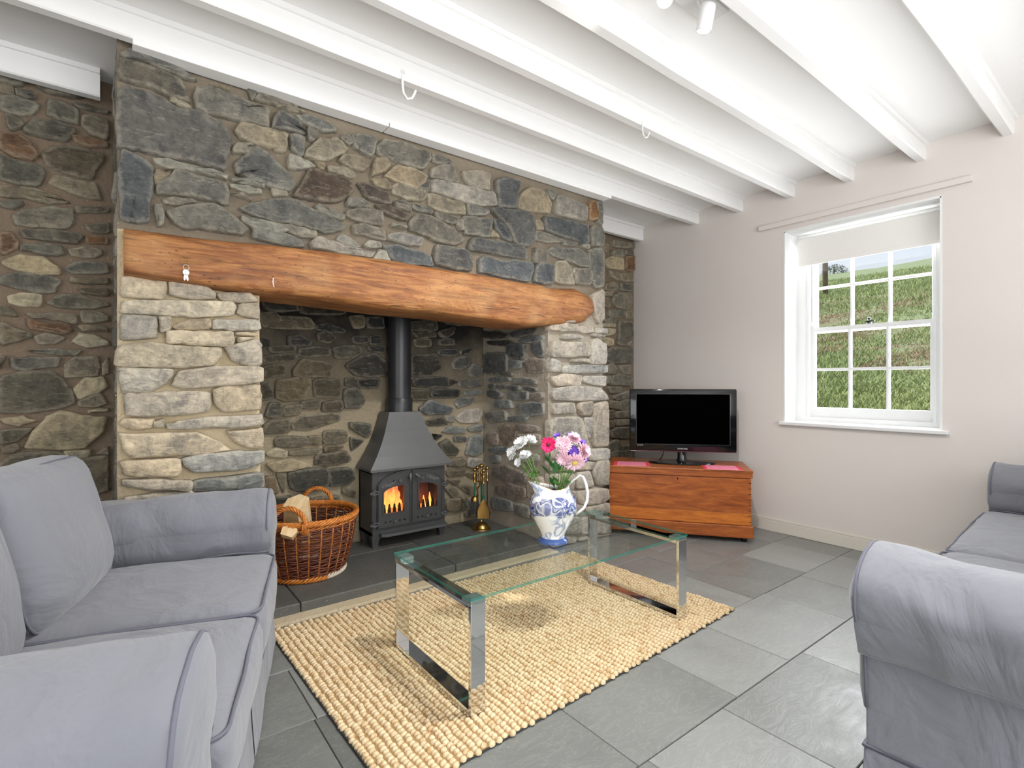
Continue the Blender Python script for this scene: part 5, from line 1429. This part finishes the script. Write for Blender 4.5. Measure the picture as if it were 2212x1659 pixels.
for k in range(26):
    t = rl.random(); p = Vector(px(340+t*170+rl.uniform(-15, 15), 450+t*200+rl.uniform(-10, 15), rl.uniform(-.02, .02))); m = MB(); leaf(m, p, (rl.uniform(-1, .3), rl.uniform(-.5, .5), rl.uniform(-.1, .6)), rl.uniform(.015, .034), .004); m.build('leaf', 'leaf2', lf, 'all', fix=False)
m = MB(); p = Vector(px(330, 570, 0)); leaf(m, p, Vector(px(245, 660, 0))-p, .03, .006); m.build('leaf', 'leaf', lf, 'all', fix=False)
m = MB(); m.tube([px(420, 460, 0), px(445, 390, 0), px(520, 290, 0)], .0009, 4); m.build('stem', 'stem', lf)

# ------------------------------------------------------------------ pine chest
fx = Vector((.6079, -.7940)); bk_ = Vector((.7940, .6079))       # along the front to the right, and to the back
ca_ = math.atan2(fx.y, fx.x); CL = 1.03; CD = .47
ctr = Vector((3.640, 1.896))-fx*CL/2+bk_*CD/2
cs = empty('wooden_chest', (ctr.x, ctr.y, 0), ca_, 'long varnished wooden blanket chest with dovetailed corners under the television', 'chest')
hx, hy = CL/2, CD/2
m = MB(); m.box(-hx+.012, hx-.012, -hy+.012, hy-.012, .12, .465, bev=.003); m.build('body', 'chest', cs)
zs = [.127, .212, .345, .462]
for k in range(3):
    o = MB().box(-hx+.010, hx-.010, -hy+.004, -hy+.014, zs[k], zs[k+1]-.0006, bev=.0015).build('front_board', 'chest2' if k == 0 else 'chest', cs)
    if k == 0: o['label'] = 'lighter orange lower front board'
m = MB(); m.box(-hx-.004, hx+.004, -hy-.006, hy, .034, .122, bev=.005); m.build('plinth', 'chest', cs)
m = MB(); m.box(-hx-.004, hx+.004, -hy-.006, hy, .508, .524, bev=.004); m.box(-hx, hx, -hy-.002, hy-.002, .468, .509, bev=.003); m.build('lid', 'chest', cs)
m = MB()
for k in range(8): m.box(hx-.028, hx-.009, -hy+.0035, -hy+.006, .150+k*.040, .154+k*.040); 
for k in range(8): m.box(hx-.013, hx-.0095, -hy+.012, -hy+.03, .150+k*.040, .154+k*.040)
m.build('dovetails', 'soot', cs)
m = MB(); m.lathe([(.005, 0), (.005, .004)], 10, M4=Matrix.Translation((0, -hy+.0055, .447))@Matrix.Rotation(PI/2, 4, 'X')); m.box(-.002, .002, -hy+.0015, -hy+.006, .434, .447); m.build('keyhole', 'soot', cs)
for (x, y) in ((-hx+.05, -hy+.05), (hx-.05, -hy+.05), (-hx+.05, hy-.05), (hx-.05, hy-.05)):
    MB().lathe([(.018, 0), (.022, .01), (.018, .034)], 12, c=(x, y, 0)).build('foot', 'black', cs, True)
# place mats
def pmat(quadc, rz, label):
    m = MB(); m.box(-.135, .135, -.1, .1, 0, .003); o = m.build('place_mat', 'mat'); o.location = (quadc[0], quadc[1], .5245); o.rotation_euler = (0, 0, rz)
    tag(o, label, 'mat', 'pink place mats on the chest'); MB().box(-.137, .137, -.102, .102, -.0002, .0012).build('cork_edge', 'matedge', o); return o
def rel(x, y): return (ctr+fx*x+bk_*y)
p = rel(-.34, -.13); pmat(p, ca_+.04, 'pink place mat at the left end of the chest, by the stone pier')
p = rel(.315, -.15); pmat(p, ca_+.02, 'pink place mat on the right part of the chest, in front of the television foot')

# ------------------------------------------------------------------ television
dvec = Vector((.6088, .7934)); 
yaw = math.atan2(-.6088, .7934)-.17
tv = empty('flat_screen_television', (3.555, 2.425, .5245), yaw, 'black flat screen television on an oval foot on the chest', 'television')
m = MB(); m.box(-.405, .405, -.03, .02, .095, .585, bev=.010); m.box(-.30, .30, .02, .065, .16, .52, bev=.02); m.build('casing', 'black', tv, True)
m = MB(); m.box(-.352, .352, -.0335, -.0285, .152, .545); m.build('screen', 'screen', tv)
m = MB()
for (a, b, c, d) in ((-.355, .355, .1495, .152), (-.355, .355, .545, .5465), (-.355, -.352, .152, .545), (.352, .355, .152, .545)): m.box(a, b, -.0325, -.028, c, d)
m.build('screen_edge', plain('grey_line', (70, 70, 74), .3), tv)
m = MB(); m.box(-.404, .404, -.029, -.010, .091, .0965, bev=.002); m.build('bottom_trim', plain('burgundy_clear_trim', (92, 50, 58), .15), tv)
text_mesh('SAMSUNG', .0165, 'brand_lettering', 'silver', tv, Matrix.Translation((0, -.0308, .116))@Matrix.Rotation(PI/2, 4, 'X'), .0006)
m = MB()
for x in (-.345, -.328, -.312): m.box(x, x+.010, -.0312, -.030, .1385, .1425)
m.build('indicator_mark', 'silver', tv)
m = MB(); m.lathe([(.255, 0), (.258, .004), (.25, .010), (.12, .018), (.05, .02)], 48, M4=Matrix.Translation((0, -.0, 0))@Matrix.Scale(.46, 4, (0, 1, 0))); m.build('oval_foot', 'black', tv, True)
m = MB(); m.lathe([(.045, .015), (.034, .04), (.032, .11)], 24, M4=Matrix.Scale(.8, 4, (0, 1, 0))); m.build('neck', 'black', tv, True)
m = MB(); m.tube([(-.145, .02, .10), (-.14, -.0, .08), (-.148, .01, .05), (-.17, .03, .012), (-.15, .12, .004)], .003, 6); m.build('cable', 'black', tv, True)

# ------------------------------------------------------------------ things on beams: hooks, spot lamp
def hook(x, y, z, s, label, loc_rot=0.6):
    o = empty('ceiling_hook', (x, y, z), loc_rot, label, 'hook')
    m = MB(); m.tube([(0, 0, .0), (0, 0, -.05*s), (.004*s, 0, -.085*s), (.018*s, 0, -.105*s), (.036*s, 0, -.10*s), (.046*s, 0, -.08*s), (.05*s, 0, -.068*s)], .0048*s, 8); m.build('hook', 'white', o, True)
    m = MB(); m.lathe([(.009*s, .002), (.009*s, -.008*s)], 10); m.build('plate', 'white', o); return o
hook(1.055, 2.2085, 2.60, 1.2, 'white painted iron hook on the beam above the fireplace, the larger of two', -.4)
hook(2.28, 1.8025, 2.585, .85, 'small painted-over hook on a beam farther right along the ceiling', -.4)
sl = empty('ceiling_spotlight', (1.76, 1.165, CZ), 0, 'white ceiling spotlight bar with lit adjustable spot heads', 'lamp')
MB().box(-.34, .205, -.045, .055, -.028, 0.002, bev=.003).build('base_bar', 'white', sl)
def head(loc, dr, joint):
    dr = Vector(dr).normalized(); T = Matrix.Translation(loc)@dr.to_track_quat('Z', 'Y').to_matrix().to_4x4()
    m = MB(); m.lathe([(.020, -.095), (.028, -.09), (.029, -.06), (.029, .0), (.025, .0), (.024, -.006)], 24, M4=T); o = m.build('spot_head', 'white', sl, True)
    m = MB(); m.lathe([(.0245, -.004), (.0245, -.001)], 24, M4=T); m.build('lit_lens', 'bulb', o)
    m = MB(); m.tube([joint, T@Vector((0, 0, -.05))], .007, 8); m.build('arm', 'white', o)
    return T
L1 = Vector((.045, -.03, -.165)); d1 = Vector((.05, .28, -1)); head(L1, d1, (.045, .0, -.02))
L2 = Vector((-.185, -.02, -.14)); d2 = Vector((-.62, -.35, -.85)); head(L2, d2, (-.13, .0, -.02))
for L, d_ in ((L1, d1), (L2, d2)):
    p = L+Vector((1.76, 1.165, CZ))+d_.normalized()*.012
    lamp('spotlight_beam', 'SPOT', p, d_.to_track_quat('-Z', 'Y').to_euler(), 60, (.99, .98, .96), size=.02, spot=2.3)
L3 = Vector((-.30, .02, -.12)); d3 = Vector((-.25, 1.0, -.18)); head(L3, d3, (-.28, .0, -.02))
lamp('spotlight_beam', 'SPOT', L3+Vector((1.76, 1.165, CZ))+d3.normalized()*.012, d3.to_track_quat('-Z', 'Y').to_euler(), 12, (1, .97, .92), size=.02, spot=1.3)

# keys on the mantel, small white hook
ky = empty('key_ring', (.235, 2.594, 1.684), 0, 'small silver keys hanging on rings from a nail in the oak beam', 'keys')
m = MB(); m.tube([(.014*math.cos(t)*1.0, -.003, -.012+.020*math.sin(t)) for t in [i*2*PI/20 for i in range(20)]], .0014, 5, closed=True); m.build('ring', 'brass', ky, True)
m = MB(); m.tube([(.011*math.cos(t)+.003, -.005, -.038+.011*math.sin(t)) for t in [i*2*PI/18 for i in range(18)]], .0012, 5, closed=True); m.build('ring', 'silver', ky, True)
for s_ in (-.12, .14):
    m = MB(); T = Matrix.Translation((.003, -.006-(s_ > 0)*.003, -.047))@Matrix.Rotation(s_, 4, 'Y')
    P = [(.011*math.cos(t), -.012+.012*math.sin(t)) for t in [i*2*PI/12 for i in range(12)]]; m.prism(P, .0018, T); m.prism([(-.004, -.022), (.004, -.022), (.004, -.044), (0, -.049), (-.004, -.04)], .0018, T); m.build('key', 'silver', ky)
m = MB(); m.tube([(0, .03, .004), (0, -.008, .006)], .002, 6); m.build('nail', 'brass', ky)
wh = empty('cup_hook', (.583, 2.596, 1.645), 0, 'tiny white painted hook on the face of the oak beam', 'hook')
MB().tube([(0, .01, 0), (0, -.01, -.004), (-.003, -.014, -.02), (0, -.012, -.036), (.004, -.006, -.042)], .0022, 6).build('hook', 'white', wh, True)
# ------------------------------------------------------------------ slip-covered sofas
def sofa(loc, rz, Wc, ncush, label, armtop=.70):
    s = empty('slipcovered_sofa', (loc[0], loc[1], 0), rz, label, 'sofa')
    hw = Wc/2; D = .86
    # carcass, seat front
    m = MB(); m.cushion((0, D/2-.002, .17), (hw+.060, D/2, .14), .008, 10, wob=.002, seed=1); m.build('base', 'cloth', s, 'all')
    # skirt panels with corner pleats
    m = MB()
    def panel(p0, p1, n=26, amp=.006, flare=.0):
        vs = []; fs = []; p0, p1 = Vector(p0), Vector(p1); t = (p1-p0).normalized(); nn = Vector((t.y, -t.x, 0))
        for k in range(n+1):
            for z, fl in ((.192, 0), (.18, .005), (.11, .009), (.02, .016+flare)):
                q = p0.lerp(p1, k/n); edge = min(k, n-k)/n
                w = noise.noise(Vector((q.x*4, q.y*4, z*1.2)))*amp*(1.2 if z < .2 else .4)
                vs.append(q+nn*(fl+w)+Vector((0, 0, z)))
        for k in range(n):
            for c in range(3): fs.append((k*4+c, k*4+c+1, (k+1)*4+c+1, (k+1)*4+c))
        m.add(vs, fs); m.add([v-nn*.004 for v in vs], [tuple(reversed(f)) for f in fs])
    o_ = .06
    panel((-hw-o_-.005, .0, 0), (-.009, .0, 0), 16); panel((.009, .0, 0), (hw+o_+.005, .0, 0), 16); panel((hw+o_, -.004, 0), (hw+o_, D, 0)); panel((hw+o_, D+.01, 0), (-hw-o_, D+.01, 0)); panel((-hw-o_, D, 0), (-hw-o_, -.004, 0))
    m.build('skirt', 'cloth', s, 'all', fix=False)['kind'] = 'stuff'
    for (x, y) in ((0, .012),): MB().box(x-.022, x+.022, y, y+.01, .022, .185).build('pleat_lining', 'cloth_dark', s)
    m = MB(); m.tube([(-hw-o_-.004, D, .192), (-hw-o_-.004, -.004, .192), (hw+o_+.004, -.004, .192), (hw+o_+.004, D, .192)], .005, 6); m.build('skirt_piping', 'pipe', s, 'all')
    # arms
    T_ = armtop
    def arm(sx):
        prof = [(-.055, .30), (-.055, .47), (-.088, .485), (-.118, .52), (-.132, .58), (-.118, .64), (-.075, .685), (-.02, T_), (.03, T_-.002), (.09, T_-.018), (.142, T_-.055), (.162, T_-.11), (.150, T_-.165), (.115, T_-.21), (.07, .46), (.058, .30)]
        # smooth profile
        P = []
        for i in range(len(prof)-1):
            a, b = Vector(prof[i]), Vector(prof[i+1]); P += [a, a.lerp(b, .5)]
        P.append(Vector(prof[-1]))
        for _ in range(1): P = [P[0]]+[(P[i-1]+P[i]*2+P[i+1])/4 for i in range(1, len(P)-1)]+[P[-1]]
        n = 44; k = len(P); vs = []; fs = []
        for i in range(n+1):
            t = i/n; y = .0+(D-.04)*t
            if i == 0: y = -.004
            ft = max(0, 1-t*7)
            for j, p in enumerate(P):
                fl = 1+.06*ft
                wv = Vector((noise.noise(Vector((y*3.2, j*.24, sx*5+rz))), noise.noise(Vector((y*3.2, j*.24, sx*5+rz+40)))))*.022
                wv += Vector((noise.noise(Vector((y*9, j*.6, sx*3))), noise.noise(Vector((y*9, j*.6, sx*3+9))))) * .009
                lowf = 1 if 2 < j < k-3 else .2
                cz_ = .56; q = Vector((p.x*fl, cz_+(p.y-cz_)*(1+.03*ft)))+wv*lowf*(1-.6*ft)
                if i == 0: q = Vector((q.x*.97, cz_+(q.y-cz_)*.97)) if p.y > .47 else q
                vs.append((sx*(hw+.0)+sx*q.x, y+.0, q.y))
        for i in range(n):
            for j in range(k-1): fs.append((i*k+j, i*k+j+1, (i+1)*k+j+1, (i+1)*k+j))
        # front face, filled ring by ring so that it can bulge
        rings = [list(range(k))]; base = [Vector(v) for v in vs[:k]]; c = sum(base, Vector())/k
        c.z = .53
        for f_, by in ((.8, -.010), (.45, -.016)):
            st_ = len(vs)
            for v in base:
                q = v.lerp(c, 1-f_); q.y = -.004+by+noise.noise(q*9)*.008; vs.append(tuple(q))
            rings.append(list(range(st_, st_+k)))
        vs.append((c.x, -.02, c.z))
        for a, b in zip(rings, rings[1:]):
            for j in range(k): fs.append((a[j], a[(j+1) % k], b[(j+1) % k], b[j]))
        for j in range(k): fs.append((rings[-1][j], rings[-1][(j+1) % k], len(vs)-1))
        fs.append(tuple(n*k+j for j in range(k)))
        m = MB(); m.add(vs, fs); o = m.build('arm', 'cloth', s, 'all')
        # piping round the front of the roll, hem of the arm flap, seam down the front panel
        hem = lambda j: [Vector(vs[i*k+j]) for i in range(0, n+1)]
        m = MB(); m.tube([Vector(vs[k+j]).lerp(Vector(vs[j]), .7)+Vector((0, -.001, 0)) for j in range(0, k)], .0042, 6); m.build('front_piping', 'pipe', o, 'all')
        # hanging flap: overlaps the panel below the roll
        for side in (0, 1):
            jm = min(range(k), key=lambda q: P[q].x) if side == 0 else max(range(k), key=lambda q: P[q].x); js = [jm, jm, jm]
            m = MB(); L_ = []
            for i in range(0, n+1):
                a = Vector(vs[i*k+js[0]]); b = Vector(vs[i*k+js[1]]); 
                outw = Vector((-sx if side == 0 else sx, 0, 0))
                z0_ = a.z; drop = (.47 if side == 0 else .452)+.010*noise.noise(Vector((i*.12, side*4, rz)))-(.02*(i/n) if side == 0 else 0)
                xa = a.x-outw.x*.0025
                xb = a.x-outw.x*(.006 if side == 0 else .050)
                L_.append([Vector((xa, a.y, z0_)), Vector((xb*.42+xa*.58+outw.x*.006, a.y, (z0_+drop)/2)), Vector((xb, a.y, drop)), Vector((xb-outw.x*.006, a.y, drop)), Vector((xb*.5+xa*.5-outw.x*.006, a.y, (z0_+drop)/2)), Vector((xa-outw.x*.008, a.y, z0_))])
            vv = [p for r in L_ for p in r]; ff = [(i*6+c, i*6+c+1, (i+1)*6+c+1, (i+1)*6+c) for i in range(n) for c in range(5)]
            m.add(vv, ff); m.build('arm_flap', 'cloth', o, 'all')
            m = MB(); m.tube([r[2]+Vector((0, 0, .006)) for r in L_], .0028, 5); m.build('hem', 'pipe', o, 'all')
        return o
    arm(-1); arm(1)
    # back
    m = MB(); m.cushion((0, D-.09, .53), (hw-.0, .10, .27), .07, 14, crown=(0, .02, .01), wob=.012, seed=3); m.build('backrest', 'cloth', s, 'all')
    iw = (2*hw-.19)/ncush
    for i in range(ncush):
        cx = -hw+.095+iw*(i+.5)
        m = MB(); m.cushion((cx, .285, .375), (iw/2-.003, .315, .092), .045, 16, crown=(.0, .012, .022), wob=.010, seed=i*5+2)
        o = m.build('seat_cushion', 'cloth', s, 'all')
        for zz in (.458, .295):
            r = .0; w2, d2 = iw/2-.016, .302; pts = []
            for (sx_, sy_) in ((-1, -1), (1, -1), (1, 1), (-1, 1)):
                for t in range(5):
                    a0 = {(-1, -1): PI, (1, -1): 1.5*PI, (1, 1): 0, (-1, 1): .5*PI}[(sx_, sy_)]; a = a0+t/4*PI/2
                    pts.append(Vector((cx+sx_*(w2-.035)+.047*math.cos(a), .285+sy_*(d2-.035)+.047*math.sin(a), zz)))
            P2 = []
            for a, b in zip(pts, pts[1:]+pts[:1]):
                nn_ = max(1, int((b-a).length/.04)); P2 += [a.lerp(b, q/nn_) for q in range(nn_)]
            P2 = [p+noise.noise_vector(p*4)*.006 for p in P2]
            m = MB(); m.tube(P2, .0045, 6, closed=True); m.build('piping', 'pipe', o, 'all')
        # back cushion
        T = Matrix.Translation((cx, .655, .655))@Matrix.Rotation(-.24, 4, 'X')
        m = MB(); m.cushion((0, 0, 0), (iw/2+.0, .105, .235), .075, 16, crown=(.0, .055, .014), wob=.02, seed=i*3+8, M4=T); o = m.build('back_cushion', 'cloth', s, 'all')
        for yy in (-.085, .075):
            P2 = []; w2, h2 = iw/2-.022, .213
            for (sx_, sy_) in ((-1, -1), (1, -1), (1, 1), (-1, 1)):
                for t in range(5):
                    a0 = {(-1, -1): PI, (1, -1): 1.5*PI, (1, 1): 0, (-1, 1): .5*PI}[(sx_, sy_)]; a = a0+t/4*PI/2
                    P2.append(Vector((sx_*(w2-.05)+.06*math.cos(a), yy, sy_*(h2-.05)+.06*math.sin(a))))
            Q = []
            for a, b in zip(P2, P2[1:]+P2[:1]):
                nn_ = max(1, int((b-a).length/.04)); Q += [a.lerp(b, q/nn_) for q in range(nn_)]
            m = MB(); m.tube([T@(p+noise.noise_vector(p*3)*.006) for p in Q], .0045, 6, closed=True); m.build('piping', 'pipe', o, 'all')
    return s
sofa((.318, 1.712), math.atan2(.955, .296), 1.39, 2, 'lilac-grey slipcovered sofa at the left edge, beside the log basket')
sofa((2.735, .58), math.atan2(-.055, -1), 2.19, 2, 'lilac-grey slipcovered sofa at the right edge, under the window wall', .72)

# ------------------------------------------------------------------ outside: the hillside, post, bush
def hz(x, y):
    base = .70+.235*max(0, x-5.0); base = min(base, .70+.235*40-.10*max(0, x-45)*1.0)
    return base+.35*noise.noise(Vector((x*.12, y*.12, 0)))*min(1, (x-4.6)/6)+.07*noise.noise(Vector((x*.9, y*.9, 0)))*min(1, (x-4.4)/4)-.006*(y-10)*min(1, (x-4.5)/8)*2
m = MB(); nx_, ny_ = 110, 90; vs = []
for i in range(nx_+1):
    x = XW+.36+(i/nx_)**1.7*62
    for j in range(ny_+1):
        y = -32+j*75/ny_; vs.append((x, y, hz(x, y)))
m.add(vs, [(i*(ny_+1)+j, i*(ny_+1)+j+1, (i+1)*(ny_+1)+j+1, (i+1)*(ny_+1)+j) for i in range(nx_) for j in range(ny_)])
gr = m.build('hillside', 'ground', None, 'all'); struct(gr, 'green hillside rising outside the window')
for (nm, mt, cnt, seed, lab) in (('grass', 'grass', 52000, 1, 'short green grass on the slope outside the window'), ('dry_grass', 'grassdry', 22000, 2, 'patches of dry brown mown grass on the slope outside')):
    rg_ = random.Random(seed); vs = []; fs = []
    while len(fs) < cnt:
        x = 5.2+25*rg_.random()**1.7; f_ = rg_.uniform(.18, .52); y = x*f_+rg_.uniform(-1, 1)*.8
        n_ = noise.noise(Vector((x*.55, y*.55, 3)))+.4*noise.noise(Vector((x*2, y*2, 1)))
        band = 1 if 7 < x < 17 else 0
        if nm == 'dry_grass':
            if n_*band < .05: continue
        elif band and n_ > .12 and rg_.random() < .8: continue
        h = rg_.uniform(.03, .09)*(1.6 if x > 15 and nm == 'grass' else 1)*(.5 if nm != 'grass' else 1); w = rg_.uniform(.006, .012)*(1+x*.05); a = rg_.uniform(0, PI); z = hz(x, y)-.005
        lx, ly = rg_.uniform(-1, 1)*h*.9, rg_.uniform(-1, 1)*h*.9; k = len(vs)
        vs += [(x-w*math.cos(a), y-w*math.sin(a), z), (x+w*math.cos(a), y+w*math.sin(a), z), (x+lx, y+ly, z+h)]; fs.append((k, k+1, k+2))
    m = MB(); m.v = vs; m.f = fs; o = m.build(nm, mt, None, False, fix=False); tag(o, lab, 'grass', None, 'stuff')
px_, py_ = 19.3, 19.3*.3673/1.0894*1.0
q = ray(1783, 645); tt = 19.3/q[0]; py_ = q[1]*tt
m = MB(); m.tube([(0, 0, -.5), (.02, .02, 3), (.03, 0, 7)], [.085, .08, .07], 10); o = m.build('wooden_pole', 'pole', None, 'all', loc=(19.3, py_, hz(19.3, py_)-.1)); tag(o, 'weathered wooden pole standing on the slope outside the window', 'pole')
def bush(u, v, x, r, label):
    q = ray(u, v); t = x/q[0]; p = Vector((x, q[1]*t, 0)); p.z = hz(p.x, p.y); rb_ = random.Random(int(u)); e = empty('bush', p, 0, label, 'bush')
    m = MB(); vs = []; fs = []
    for k in range(700):
        d_ = Vector((rb_.gauss(0, 1), rb_.gauss(0, 1), rb_.gauss(0, 1))).normalized()*r*rb_.uniform(.6, 1); d_.z = abs(d_.z)*.8; c = d_; s1 = Vector((rb_.uniform(-1, 1), rb_.uniform(-1, 1), rb_.uniform(-1, 1)))*.09; s2 = Vector((rb_.uniform(-1, 1), rb_.uniform(-1, 1), rb_.uniform(-1, 1)))*.09
        b = len(vs); vs += [c, c+s1, c+s2]; fs.append((b, b+1, b+2))
    m.add(vs, fs); o = m.build('foliage', 'bush', e, fix=False); o['kind'] = 'stuff'
    MB().tube([(0, 0, -.2), (.05, 0, r*.6)], .05, 6).build('trunk', 'pole', e)
bush(1802, 592, 43, .9, 'dark bush on the skyline of the hill outside, beside the pole')
